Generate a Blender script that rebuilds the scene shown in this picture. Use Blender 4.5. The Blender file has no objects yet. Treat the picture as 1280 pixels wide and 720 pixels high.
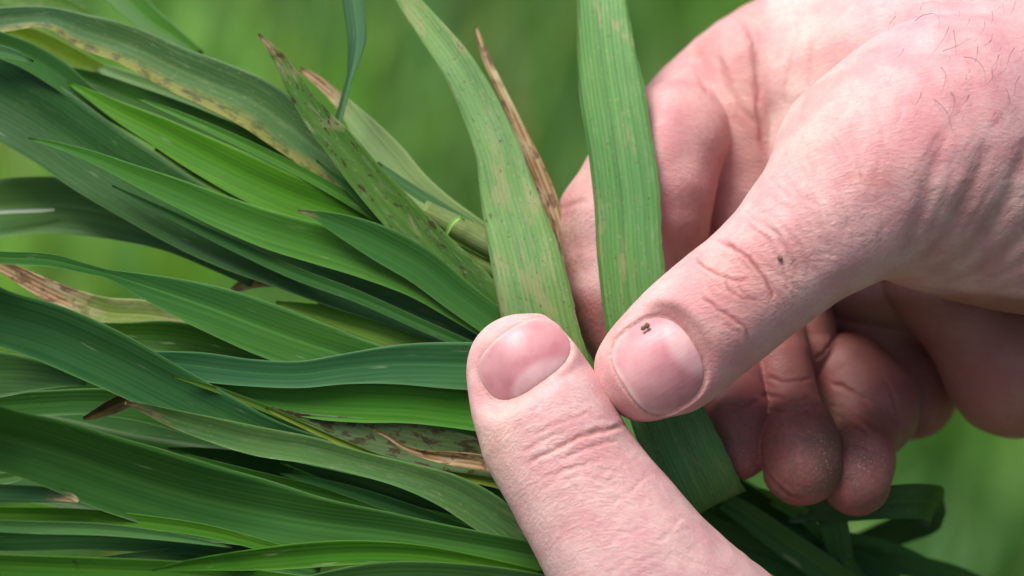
import bpy, math, random
import numpy as np
from mathutils import Vector, Matrix

random.seed(7)
RNG = np.random.default_rng(11)
scn = bpy.context.scene
COL = scn.collection

# ------------------------------------------------------------------ camera
D = 450.0                    # mm from lens to the plane of focus
PX = 0.13                    # mm per photograph pixel in that plane (frame 1280 x 720)
PITCH = math.radians(27)
FOCUS = Vector((0.0, 0.0, 0.92))
RIGHT = Vector((1, 0, 0))
FWD = Vector((0, math.cos(PITCH), -math.sin(PITCH)))
UP = Vector((0, math.sin(PITCH), math.cos(PITCH)))
BACK = -FWD
ROT = Matrix((RIGHT, UP, BACK)).transposed()
ROTN = np.array(ROT)

cam_data = bpy.data.cameras.new('camera')
cam = bpy.data.objects.new('camera', cam_data)
COL.objects.link(cam)
cam.matrix_world = Matrix.Translation(FOCUS + BACK * (D / 1000)) @ ROT.to_4x4()
cam_data.sensor_width = 36.0
cam_data.lens = 36.0 * D / (1280 * PX)
cam_data.clip_start = 0.02
cam_data.clip_end = 500.0
cam_data.dof.use_dof = True
cam_data.dof.focus_distance = (D - 6) / 1000
cam_data.dof.aperture_fstop = 10.0
scn.camera = cam

# ------------------------------------------------------------------ daylight
SUN_EL, SUN_AZ = math.radians(70), math.radians(262)   # azimuth clockwise from +Y
world = bpy.data.worlds.new('World')
scn.world = world
world.use_nodes = True
wn = world.node_tree
sky = wn.nodes.new('ShaderNodeTexSky')
sky.sky_type = 'NISHITA'
sky.sun_disc = False
sky.sun_elevation = SUN_EL
sky.sun_rotation = SUN_AZ
sky.air_density = 0.6
sky.dust_density = 4.0
sky.ozone_density = 0.6
wn.nodes['Background'].inputs['Strength'].default_value = 0.064
wn.links.new(sky.outputs[0], wn.nodes['Background'].inputs['Color'])
sl = bpy.data.lights.new('sun', 'SUN')
sl.energy = 2.1
sl.angle = math.radians(26)
sl.color = (1.0, 0.975, 0.955)
so = bpy.data.objects.new('sun', sl)
COL.objects.link(so)
sd = Vector((math.sin(SUN_AZ) * math.cos(SUN_EL), math.cos(SUN_AZ) * math.cos(SUN_EL), math.sin(SUN_EL)))
so.rotation_euler = sd.to_track_quat('Z', 'Y').to_euler()
so.location = sd * 5
vs = scn.view_settings
vs.view_transform = 'Standard'
vs.look = 'None'
vs.gamma = 1.0
vs.use_curve_mapping = False
vs.exposure = 1.14
scn.cycles.use_denoising = True
scn.cycles.max_bounces = 8
scn.cycles.transmission_bounces = 6

# ------------------------------------------------------------------ helpers
def loc(px, py, z):
    """photograph pixel + millimetres towards the lens -> millimetres in the hands' own frame"""
    s = PX * (D - z) / D
    return np.array(((px - 640) * s, (360 - py) * s, z))

def to_world(p):
    p = np.asarray(p, dtype=np.float64)
    return (p @ ROTN.T) / 1000 + np.array(FOCUS)

def to_px(p):
    s = PX * (D - p[:, 2]) / D
    return 640 + p[:, 0] / s, 360 - p[:, 1] / s

def smoothstep(a, b, x):
    t = np.clip((x - a) / (b - a), 0, 1)
    return t * t * (3 - 2 * t)

def vnoise(p, scale, seed=0):
    q = p * scale + seed * 17.31 + 500
    i = np.floor(q).astype(np.int64)
    f = q - i
    f = f * f * (3 - 2 * f)
    out = np.zeros(len(p))
    for dx in (0, 1):
        for dy in (0, 1):
            for dz in (0, 1):
                h = (i[:, 0] + dx) * 73856093 ^ (i[:, 1] + dy) * 19349663 ^ (i[:, 2] + dz) * 83492791 ^ (seed * 2654435)
                h = (h ^ (h >> 13)) * 1274126177 & 0x7fffffff
                h = (h ^ (h >> 16)) % 10007 / 10007.0
                w = (f[:, 0] if dx else 1 - f[:, 0]) * (f[:, 1] if dy else 1 - f[:, 1]) * (f[:, 2] if dz else 1 - f[:, 2])
                out += w * h
    return out * 2 - 1

def catmull(pts, n):
    """pts (k, m) -> smoothly interpolated (n, m), even in arc length of the first three columns"""
    pts = np.asarray(pts, dtype=float)
    if len(pts) < 3:
        t = np.linspace(0, 1, n)[:, None]
        return pts[0] * (1 - t) + pts[-1] * t
    e = np.vstack((2 * pts[0] - pts[1], pts, 2 * pts[-1] - pts[-2]))
    d = np.maximum(np.linalg.norm(np.diff(e[:, :3], axis=0), axis=1), 1e-4) ** 0.5
    out = []
    for k in range(1, len(e) - 2):
        p0, p1, p2, p3 = e[k - 1:k + 3]
        d0, d1, d2 = d[k - 1:k + 2]
        m1 = (p1 - p0) / d0 - (p2 - p0) / (d0 + d1) + (p2 - p1) / d1
        m2 = (p2 - p1) / d1 - (p3 - p1) / (d1 + d2) + (p3 - p2) / d2
        m1, m2 = m1 * d1, m2 * d1
        t = np.linspace(0, 1, 25)[:, None]
        h = (2*t**3 - 3*t**2 + 1) * p1 + (t**3 - 2*t**2 + t) * m1 + (-2*t**3 + 3*t**2) * p2 + (t**3 - t**2) * m2
        out.append(h if k == len(e) - 3 else h[:-1])
    c = np.vstack(out)
    L = np.concatenate(([0], np.cumsum(np.linalg.norm(np.diff(c[:, :3], axis=0), axis=1))))
    t = np.linspace(0, L[-1], n)
    return np.stack([np.interp(t, L, c[:, j]) for j in range(c.shape[1])], axis=1)

def link_mesh(name, wverts, faces, mat, parent=None, smooth=True, origin=None):
    wverts = np.asarray(wverts, dtype=np.float64)
    o0 = wverts.mean(axis=0) if origin is None else np.array(origin)
    me = bpy.data.meshes.new(name)
    if isinstance(faces, np.ndarray):
        nf, k = faces.shape
        me.vertices.add(len(wverts))
        me.vertices.foreach_set('co', (wverts - o0).astype(np.float32).ravel())
        me.loops.add(nf * k)
        me.loops.foreach_set('vertex_index', faces.astype(np.int32).ravel())
        me.polygons.add(nf)
        me.polygons.foreach_set('loop_start', np.arange(0, nf * k, k, dtype=np.int32))
        me.polygons.foreach_set('loop_total', np.full(nf, k, dtype=np.int32))
        me.update(calc_edges=True)
    else:
        me.from_pydata((wverts - o0).tolist(), [], faces)
    if smooth:
        me.polygons.foreach_set('use_smooth', np.ones(len(me.polygons), dtype=bool))
    me.validate()
    me.update()
    if mat:
        me.materials.append(mat)
    o = bpy.data.objects.new(name, me)
    COL.objects.link(o)
    o.location = o0
    if parent:
        o.parent = parent
        o.location = Vector(o0) - parent.location
    return o

def tag(o, label, cat, group=None, kind=None):
    if label: o['label'] = label
    if cat: o['category'] = cat
    if group: o['group'] = group
    if kind: o['kind'] = kind
    return o

# ------------------------------------------------------------------ node helpers
class NT:
    def __init__(self, name):
        self.m = bpy.data.materials.new(name)
        self.m.use_nodes = True
        self.t = self.m.node_tree
        self.t.nodes.clear()
        self.out = self.t.nodes.new('ShaderNodeOutputMaterial')
    def n(self, typ, **kw):
        nd = self.t.nodes.new('ShaderNode' + typ)
        for k, v in kw.items():
            setattr(nd, k, v)
        return nd
    def put(self, sock, v):
        if v is None: return
        if hasattr(v, 'is_linked') or isinstance(v, bpy.types.NodeSocket):
            self.t.links.new(v, sock)
        else:
            sock.default_value = v
    def math(self, op, a, b=None, c=None, clamp=False):
        nd = self.n('Math', operation=op, use_clamp=clamp)
        for s, v in zip(nd.inputs, (a, b, c)):
            self.put(s, v)
        return nd.outputs[0]
    def mix(self, fac, a, b, blend='MIX'):
        nd = self.n('Mix', data_type='RGBA', blend_type=blend)
        self.put(nd.inputs[0], fac)
        self.put(nd.inputs[6], a)
        self.put(nd.inputs[7], b)
        return nd.outputs[2]
    def ramp(self, fac, lo, hi, a=0.0, b=1.0):
        nd = self.n('MapRange', interpolation_type='SMOOTHSTEP')
        for i, v in enumerate((fac, lo, hi, a, b)):
            self.put(nd.inputs[i], v)
        return nd.outputs[0]
    def noise(self, vec, scale, detail=2.0, rough=0.5, dist=0.0):
        nd = self.n('TexNoise')
        self.put(nd.inputs['Vector'], vec)
        nd.inputs['Scale'].default_value = scale
        nd.inputs['Detail'].default_value = detail
        nd.inputs['Roughness'].default_value = rough
        nd.inputs['Distortion'].default_value = dist
        return nd.outputs[0]
    def mapping(self, vec, scale=(1, 1, 1), rot=(0, 0, 0), off=None):
        nd = self.n('Mapping')
        self.put(nd.inputs[0], vec)
        self.put(nd.inputs[1], off)
        nd.inputs[2].default_value = rot
        nd.inputs[3].default_value = scale
        return nd.outputs[0]
    def attr(self, name, typ='GEOMETRY', out='Fac'):
        nd = self.n('Attribute', attribute_type=typ, attribute_name=name)
        return nd.outputs[out]
    def bump(self, h, strength, dist, normal=None):
        nd = self.n('Bump')
        self.put(nd.inputs['Height'], h)
        nd.inputs['Strength'].default_value = strength
        nd.inputs['Distance'].default_value = dist
        self.put(nd.inputs['Normal'], normal)
        return nd.outputs[0]

# ------------------------------------------------------------------ materials
def leaf_material():
    g = NT('leaf')
    uv = g.n('UVMap', uv_map='UVMap').outputs[0]
    sep = g.n('SeparateXYZ'); g.put(sep.inputs[0], uv)
    u, v = sep.outputs[0], sep.outputs[1]          # u 0..1 across, v in centimetres along
    along = g.attr('along')
    info = g.n('ObjectInfo')
    base = info.outputs['Color']
    rnd = g.math('MULTIPLY', info.outputs['Random'], 37.0)
    cmb = g.n('CombineXYZ')
    g.put(cmb.inputs[0], g.attr('width')); g.put(cmb.inputs[1], v); g.put(cmb.inputs[2], rnd)
    wv = cmb.outputs[0]                             # true cm across, cm along, random
    # parallel veins
    ws = g.n('SeparateXYZ'); g.put(ws.inputs[0], wv)
    drift = g.noise(g.mapping(wv, (2.5, 0.03, 1)), 1.0, 2.0, 0.5)
    vein = g.math('ADD', 0.5, g.math('MULTIPLY', 0.5, g.math('SINE', g.math('ADD', g.math('MULTIPLY', ws.outputs[0], 88.0), g.math('MULTIPLY', drift, 9.0)))))
    vamt = g.attr('veins', 'OBJECT')
    band = g.noise(g.mapping(wv, (7, 0.10, 1)), 1.0, 2.0, 0.6)
    fine = g.noise(g.mapping(wv, (60, 0.35, 1)), 1.0, 1.0, 0.5)
    blot = g.noise(g.mapping(wv, (1.1, 0.45, 1)), 1.0, 3.0, 0.55)
    c = g.mix(g.ramp(band, 0.3, 0.7), g.mix(1.0, base, (0.78, 0.84, 0.80, 1), 'MULTIPLY'), g.mix(1.0, base, (1.24, 1.16, 1.18, 1), 'MULTIPLY'))
    tone = g.noise(g.mapping(wv, (0.5, 0.16, 1)), 1.0, 2.0, 0.5)
    c = g.mix(g.ramp(tone, 0.35, 0.68), g.mix(1.0, c, (0.92, 0.97, 1.08, 1), 'MULTIPLY'), g.mix(1.0, c, (1.14, 1.05, 0.86, 1), 'MULTIPLY'))
    c = g.mix(g.math('MULTIPLY', g.ramp(vein, 0.55, 1.0), g.math('MULTIPLY', vamt, 0.36)), c, g.mix(1.0, base, (1.55, 1.42, 1.75, 1), 'MULTIPLY'))
    c = g.mix(g.math('MULTIPLY', g.ramp(fine, 0.45, 0.75), 0.22), c, g.mix(1.0, base, (1.7, 1.45, 1.9, 1), 'MULTIPLY'))
    c = g.mix(g.math('MULTIPLY', g.ramp(blot, 0.4, 0.7), 0.35), c, g.mix(1.0, base, (1.35, 1.15, 0.7, 1), 'MULTIPLY'))
    # pale midrib and thin pale margins
    mid = g.math('ABSOLUTE', g.math('SUBTRACT', u, 0.5))
    rib = g.math('MULTIPLY', g.ramp(mid, 0.012, 0.045, 1.0, 0.0), g.attr('rib', 'OBJECT'))
    c = g.mix(rib, c, g.mix(1.0, base, (2.1, 1.6, 1.7, 1), 'MULTIPLY'))
    rim = g.math('MULTIPLY', g.ramp(mid, 0.478, 0.497), 0.6)
    c = g.mix(rim, c, g.mix(0.45, base, (0.36, 0.44, 0.22, 1)))
    fl = g.noise(g.mapping(wv, (11, 2.0, 1)), 1.0, 3.0, 0.65)
    c = g.mix(g.math('MULTIPLY', g.ramp(fl, 0.52, 0.70), g.math('MULTIPLY', g.attr('lesion', 'OBJECT'), 0.45)), c, (0.44, 0.46, 0.28, 1))
    fd_ = g.noise(g.mapping(wv, (24, 9, 1)), 1.0, 2.0, 0.6)
    c = g.mix(g.math('MULTIPLY', g.ramp(fd_, 0.62, 0.72), g.math('MULTIPLY', g.attr('lesion', 'OBJECT'), 0.9)), c, (0.46, 0.45, 0.24, 1))
    # pale scratches and specks
    scr = g.noise(g.mapping(wv, (9, 1.1, 1)), 1.0, 2.0, 0.6)
    c = g.mix(g.math('MULTIPLY', g.ramp(scr, 0.68, 0.76), 0.36), c, (0.42, 0.46, 0.30, 1))
    # disease: yellow patches with brown-black cores, drawn out along the veins
    les = g.noise(g.mapping(wv, (3.2, 0.9, 1)), 1.0, 3.0, 0.6, 0.3)
    amt = g.attr('lesion', 'OBJECT')
    th = g.math('SUBTRACT', 0.78, g.math('MULTIPLY', amt, 0.36))
    yl = g.ramp(g.math('SUBTRACT', les, th), -0.03, 0.09)
    c = g.mix(g.math('MULTIPLY', yl, 0.58), c, (0.40, 0.39, 0.19, 1))
    spt = g.noise(g.mapping(wv, (9, 3.4, 1)), 1.0, 3.0, 0.65, 0.2)
    sa = g.attr('spots', 'OBJECT')
    sth = g.math('SUBTRACT', 0.80, g.math('MULTIPLY', sa, 0.31))
    sp = g.ramp(g.math('SUBTRACT', spt, sth), 0.0, 0.07)
    c = g.mix(g.math('MULTIPLY', sp, 0.85), c, (0.075, 0.045, 0.022, 1))
    sm = g.noise(g.mapping(wv, (19, 11, 1)), 1.0, 2.0, 0.6)
    c = g.mix(g.math('MULTIPLY', g.ramp(sm, 0.655, 0.70), g.math('MULTIPLY', sa, 1.3), clamp=True), c, (0.15, 0.085, 0.035, 1))
    # one margin yellowed and browned
    sid = g.attr('margin', 'OBJECT')
    wob = g.math('MULTIPLY', g.math('SUBTRACT', g.noise(g.mapping(wv, (0.3, 1.2, 1)), 1.0, 3.0), 0.5), 0.35)
    mm = g.math('MULTIPLY', g.ramp(g.math('ADD', u, wob), 0.66, 0.92), sid)
    c = g.mix(g.math('MULTIPLY', mm, 0.9), c, g.mix(g.ramp(spt, 0.45, 0.62), (0.44, 0.38, 0.08, 1), (0.15, 0.075, 0.03, 1)))
    # tip dies back: straw and brown
    tipn = g.math('ADD', along, g.math('MULTIPLY', g.math('SUBTRACT', les, 0.5), 0.35))
    tip = g.attr('drytip', 'OBJECT')
    td = g.ramp(g.math('SUBTRACT', tip, tipn), -0.08, 0.08)
    dry = g.mix(g.ramp(vein, 0.3, 0.7), (0.50, 0.36, 0.20, 1), (0.30, 0.17, 0.075, 1))
    dry = g.mix(g.ramp(g.noise(g.mapping(wv, (6, 1.6, 1)), 1.0, 3.0), 0.42, 0.7), dry, (0.62, 0.52, 0.33, 1))
    c = g.mix(td, c, g.mix(g.math('MULTIPLY', g.ramp(spt, 0.52, 0.62), 0.75), dry, (0.13, 0.06, 0.028, 1)))
    h = g.math('ADD', g.math('MULTIPLY', g.math('MULTIPLY', vein, vamt), 0.6), g.math('MULTIPLY', band, 0.35))
    nb = g.bump(h, 0.45, 0.00012)
    p = g.n('BsdfPrincipled')
    g.put(p.inputs['Base Color'], c)
    g.put(p.inputs['Roughness'], g.math('ADD', 0.40, g.math('MULTIPLY', blot, 0.16)))
    p.inputs['Specular IOR Level'].default_value = 0.24
    g.put(p.inputs['Normal'], nb)
    tr = g.n('BsdfTranslucent')
    g.put(tr.inputs['Color'], g.mix(1.0, c, (1.5, 1.6, 0.5, 1), 'MULTIPLY'))
    g.put(tr.inputs['Normal'], nb)
    mx = g.n('MixShader')
    g.put(mx.inputs[0], 0.36)
    g.t.links.new(p.outputs[0], mx.inputs[1]); g.t.links.new(tr.outputs[0], mx.inputs[2])
    g.t.links.new(mx.outputs[0], g.out.inputs[0])
    return g.m

def skin_material(name, rotz):
    g = NT(name)
    oc = g.n('TexCoord').outputs['Object']
    mm = g.mapping(oc, (1000, 1000, 1000))
    col = g.attr('tint', out='Color')
    rough = g.attr('wrinkle')
    # mottling
    mot = g.noise(mm, 0.16, 4.0, 0.6)
    mot2 = g.noise(mm, 0.9, 3.0, 0.6)
    c = g.mix(g.ramp(mot, 0.35, 0.68), g.mix(1.0, col, (1.05, 1.03, 1.0, 1), 'MULTIPLY'), g.mix(1.0, col, (0.96, 0.76, 0.79, 1), 'MULTIPLY'))
    c = g.mix(g.math('MULTIPLY', g.ramp(mot2, 0.48, 0.76), 0.55), c, g.mix(1.0, col, (0.93, 0.72, 0.72, 1), 'MULTIPLY'))
    por = g.n('TexVoronoi', feature='F1'); g.put(por.inputs['Vector'], mm); por.inputs['Scale'].default_value = 0.8
    pore = g.ramp(por.outputs['Distance'], 0.04, 0.22, 1.0, 0.0)
    c = g.mix(g.math('MULTIPLY', pore, 0.34), c, g.mix(1.0, col, (0.75, 0.5, 0.48, 1), 'MULTIPLY'))
    grain = g.noise(mm, 3.2, 3.0, 0.7)
    c = g.mix(g.math('MULTIPLY', g.ramp(grain, 0.5, 0.72), 0.30), c, g.mix(1.0, col, (0.90, 0.68, 0.70, 1), 'MULTIPLY'))
    # dirt ground into the skin: dusty pale grains and dark stain
    dirt = g.attr('dirt')
    dn = g.noise(mm, 1.1, 5.0, 0.75)
    c = g.mix(g.math('MULTIPLY', g.ramp(g.math('ADD', dn, g.math('MULTIPLY', dirt, 0.35)), 0.58, 0.80), g.math('MULTIPLY', dirt, 0.8)), c, (0.13, 0.075, 0.05, 1))
    dn2 = g.noise(mm, 2.6, 3.0, 0.7)
    c = g.mix(g.math('MULTIPLY', g.ramp(dn2, 0.58, 0.66), g.math('MULTIPLY', g.attr('dust'), 0.8)), c, (0.55, 0.47, 0.36, 1))
    # relief: crossing skin lines, wrinkles across the thumb, fingerprint-fine grain
    cr = g.mapping(mm, (0.28, 1.7, 0.5), (0, 0, rotz))
    wr = g.noise(cr, 1.0, 3.0, 0.62, 0.4)
    vo = g.n('TexVoronoi', feature='DISTANCE_TO_EDGE'); g.put(vo.inputs['Vector'], g.mapping(mm, (0.9, 1.5, 1.1), (0, 0, rotz))); vo.inputs['Scale'].default_value = 1.0
    cell = g.ramp(vo.outputs['Distance'], 0.0, 0.16)
    wrl = g.math('SUBTRACT', 1.0, g.math('ABSOLUTE', g.math('MULTIPLY', g.math('SUBTRACT', wr, 0.5), 5.0)), clamp=True)
    h = g.math('ADD', g.math('MULTIPLY', cell, 0.10), g.math('MULTIPLY', g.math('MULTIPLY', wrl, rough), -0.60))
    wr2 = g.noise(g.mapping(mm, (0.5, 2.2, 0.8), (0, 0, rotz + 1.1)), 1.0, 2.0, 0.6, 0.5)
    wrl2 = g.math('SUBTRACT', 1.0, g.math('ABSOLUTE', g.math('MULTIPLY', g.math('SUBTRACT', wr2, 0.5), 7.0)), clamp=True)
    h = g.math('ADD', h, g.math('MULTIPLY', wrl2, -0.16))
    h = g.math('ADD', h, g.math('MULTIPLY', dn2, 0.08))
    b1 = g.bump(h, 0.75, 0.00022)
    c = g.mix(g.math('MULTIPLY', g.math('MULTIPLY', g.math('ADD', wrl, g.math('MULTIPLY', wrl2, 0.6)), rough), 0.26), c, g.mix(1.0, col, (0.8, 0.52, 0.5, 1), 'MULTIPLY'))
    p = g.n('BsdfPrincipled')
    g.put(p.inputs['Base Color'], c)
    g.put(p.inputs['Roughness'], g.math('ADD', 0.47, g.math('MULTIPLY', mot2, 0.18)))
    p.inputs['Specular IOR Level'].default_value = 0.42
    p.inputs['Subsurface Weight'].default_value = 0.35
    p.inputs['Subsurface Radius'].default_value = (1.0, 0.36, 0.22)
    p.inputs['Subsurface Scale'].default_value = 0.0014
    g.put(p.inputs['Normal'], b1)
    g.t.links.new(p.outputs[0], g.out.inputs[0])
    return g.m

def nail_material():
    g = NT('nail')
    oc = g.n('TexCoord').outputs['Object']
    mm = g.mapping(oc, (1000, 1000, 1000))
    col = g.attr('tint', out='Color')
    nz = g.noise(mm, 0.35, 3.0)
    c = g.mix(g.ramp(nz, 0.35, 0.7), g.mix(1.0, col, (1.05, 1.04, 1.04, 1), 'MULTIPLY'), g.mix(1.0, col, (0.95, 0.84, 0.86, 1), 'MULTIPLY'))
    p = g.n('BsdfPrincipled')
    g.put(p.inputs['Base Color'], c)
    g.put(p.inputs['Roughness'], g.math('ADD', 0.32, g.math('MULTIPLY', g.noise(mm, 1.2, 3.0), 0.14)))
    p.inputs['Specular IOR Level'].default_value = 0.32
    p.inputs['Subsurface Weight'].default_value = 0.3
    p.inputs['Subsurface Radius'].default_value = (1.0, 0.4, 0.3)
    p.inputs['Subsurface Scale'].default_value = 0.001
    cb = g.n('CombineXYZ'); g.put(cb.inputs[0], g.attr('across')); g.put(cb.inputs[1], g.attr('lengthwise'))
    ridge = g.noise(g.mapping(cb.outputs[0], (2.6, 0.06, 1)), 1.0, 2.0, 0.6)
    g.put(p.inputs['Normal'], g.bump(g.math('ADD', ridge, g.math('MULTIPLY', g.noise(mm, 0.8, 2.0), 0.5)), 0.35, 0.00012))
    g.t.links.new(p.outputs[0], g.out.inputs[0])
    return g.m

def plain_material(name, col, rough, var=0.25, scale=200):
    g = NT(name)
    oc = g.n('TexCoord').outputs['Object']
    nz = g.noise(oc, scale, 3.0)
    p = g.n('BsdfPrincipled')
    g.put(p.inputs['Base Color'], g.mix(nz, tuple(x * (1 - var) for x in col[:3]) + (1,), tuple(x * (1 + var) for x in col[:3]) + (1,)))
    p.inputs['Roughness'].default_value = rough
    g.t.links.new(p.outputs[0], g.out.inputs[0])
    return g.m

def grass_material():
    g = NT('grass')
    col = g.attr('tint', out='Color')
    p = g.n('BsdfPrincipled')
    g.put(p.inputs['Base Color'], col)
    p.inputs['Roughness'].default_value = 0.5
    tr = g.n('BsdfTranslucent')
    g.put(tr.inputs['Color'], g.mix(1.0, col, (1.5, 1.6, 0.6, 1), 'MULTIPLY'))
    mx = g.n('MixShader'); g.put(mx.inputs[0], 0.35)
    g.t.links.new(p.outputs[0], mx.inputs[1]); g.t.links.new(tr.outputs[0], mx.inputs[2])
    g.t.links.new(mx.outputs[0], g.out.inputs[0])
    return g.m

def ground_material():
    g = NT('field_soil')
    oc = g.n('TexCoord').outputs['Object']
    a = g.noise(oc, 3.0, 5.0, 0.6)
    b = g.noise(oc, 30.0, 4.0, 0.6)
    c = g.mix(g.ramp(a, 0.4, 0.65), (0.05, 0.075, 0.02, 1), (0.055, 0.04, 0.022, 1))
    c = g.mix(g.math('MULTIPLY', b, 0.4), c, (0.08, 0.11, 0.035, 1))
    p = g.n('BsdfPrincipled')
    g.put(p.inputs['Base Color'], c)
    p.inputs['Roughness'].default_value = 0.95
    g.put(p.inputs['Normal'], g.bump(b, 0.6, 0.02))
    g.t.links.new(p.outputs[0], g.out.inputs[0])
    return g.m

M_LEAF = leaf_material()
M_SKIN_R = skin_material('skin_upper_hand', math.radians(-50))
M_SKIN_L = skin_material('skin_lower_hand', math.radians(25))
M_NAIL = nail_material()
M_HAIR = plain_material('hair', (0.035, 0.022, 0.016), 0.5)
M_SPECK = plain_material('soil_speck', (0.17, 0.11, 0.065), 0.9)

# ------------------------------------------------------------------ the field
G = 400.0
gn = 24
gv, gf = [], []
for j in range(gn + 1):
    for i in range(gn + 1):
        x = (i / gn - 0.5) * 2 * G
        y = (j / gn - 0.5) * 2 * G
        gv.append((x, y, 0.0))
for j in range(gn):
    for i in range(gn):
        a = j * (gn + 1) + i
        gf.append((a, a + 1, a + gn + 2, a + gn + 1))
field = link_mesh('field', gv, gf, ground_material(), origin=(0, 0, 0))
tag(field, None, None, kind='structure')

def build_grass():
    n = 52000
    x = RNG.uniform(-2.6, 2.6, n)
    y = 0.25 + 4.6 * RNG.uniform(0, 1, n) ** 1.25
    pts = np.stack((x, y, np.zeros(n)), axis=1)
    clump = vnoise(pts, 3.2, 3)
    clump2 = vnoise(pts, 0.9, 9)
    h = RNG.uniform(0.18, 0.40, n) * (1 + 0.30 * clump + 0.15 * clump2)
    w = RNG.uniform(0.004, 0.0085, n)
    az = RNG.uniform(0, 2 * np.pi, n)
    lean = RNG.uniform(0.05, 0.55, n) * h
    fa = az + RNG.uniform(-0.6, 0.6, n) + np.pi / 2
    dirx, diry = np.cos(az), np.sin(az)
    sx, sy = np.cos(fa), np.sin(fa)
    V, F, C = [], [], []
    ts = (0.0, 0.35, 0.7, 1.0)
    ws = (0.8, 1.0, 0.75, 0.04)
    base = np.stack((0.145 + 0.09 * clump, 0.310 + 0.15 * clump, 0.082 + 0.02 * clump), axis=1)
    base *= (1 + 0.12 * clump2)[:, None]
    yel = (RNG.uniform(0, 1, n) < 0.16)
    base[yel] = base[yel] * np.array((1.9, 1.25, 1.1))
    straw = (RNG.uniform(0, 1, n) < 0.035)
    base[straw] = np.array((0.32, 0.24, 0.12))
    base = np.clip(base * RNG.uniform(0.7, 1.35, n)[:, None], 0.008, 0.9)
    verts = np.zeros((n, 8, 3))
    for k, (t, ww) in enumerate(zip(ts, ws)):
        cx = x + dirx * lean * t * t
        cy = y + diry * lean * t * t
        cz = h * (t - 0.22 * t * t * (lean / h))
        verts[:, 2 * k, 0] = cx - sx * w * ww; verts[:, 2 * k, 1] = cy - sy * w * ww; verts[:, 2 * k, 2] = cz
        verts[:, 2 * k + 1, 0] = cx + sx * w * ww; verts[:, 2 * k + 1, 1] = cy + sy * w * ww; verts[:, 2 * k + 1, 2] = cz
    idx = np.arange(n)[:, None] * 8
    faces = np.concatenate([np.concatenate((idx + 2 * k, idx + 2 * k + 1, idx + 2 * k + 3, idx + 2 * k + 2), axis=1) for k in range(3)])
    o = link_mesh('grass', verts.reshape(-1, 3), faces, grass_material(), origin=(0, 0, 0))
    ca = o.data.color_attributes.new('tint', 'FLOAT_COLOR', 'POINT')
    cc = np.ones((n, 8, 4)); cc[:, :, :3] = base[:, None, :]
    ca.data.foreach_set('color', cc.astype(np.float32).ravel())
    tag(o, 'soft green crop grass filling the field behind the hands', 'grass', kind='stuff')
build_grass()

# ------------------------------------------------------------------ solid modelling of hands
def tube(stations, flat=1.0, normal=None, step=3.5):
    """stations (px, py, z, r_px) -> sampled centres (mm) and radii"""
    pts = np.array([list(loc(a, b, c)) + [r * PX * (D - c) / D] for a, b, c, r in stations])
    L = np.linalg.norm(np.diff(pts[:, :3], axis=0), axis=1).sum()
    c = catmull(pts, max(2, int(L / step) + 1))
    return (c[:, :3].astype(np.float32), np.maximum(c[:, 3], 0.5).astype(np.float32), flat,
            None if normal is None else (np.array(normal) / np.linalg.norm(normal)).astype(np.float32))

def tube_sd(P, tb):
    C, R, flat, nrm = tb
    best = np.full(len(P), 1e3, np.float32)
    for k in range(len(C) - 1):
        a, b = C[k], C[k + 1]
        ab = b - a
        l2 = float(ab @ ab) + 1e-9
        t = np.clip(((P - a) @ ab) / l2, 0, 1)
        d = P - a - t[:, None] * ab
        if nrm is not None and flat != 1.0:
            dn = d @ nrm
            dist = np.sqrt(np.maximum((d * d).sum(1) + dn * dn * (1 / flat ** 2 - 1), 0))
        else:
            dist = np.sqrt((d * d).sum(1))
        s = dist - (R[k] + t * (R[k + 1] - R[k]))
        # soft union along the chain
        h = np.clip(0.5 + 0.5 * (s - best) / 0.8, 0, 1)
        best = s + (best - s) * h - 0.8 * h * (1 - h)
    return best

def smin(a, b, k):
    h = np.clip(0.5 + 0.5 * (b - a) / k, 0, 1)
    return b + (a - b) * h - k * h * (1 - h)

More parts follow.
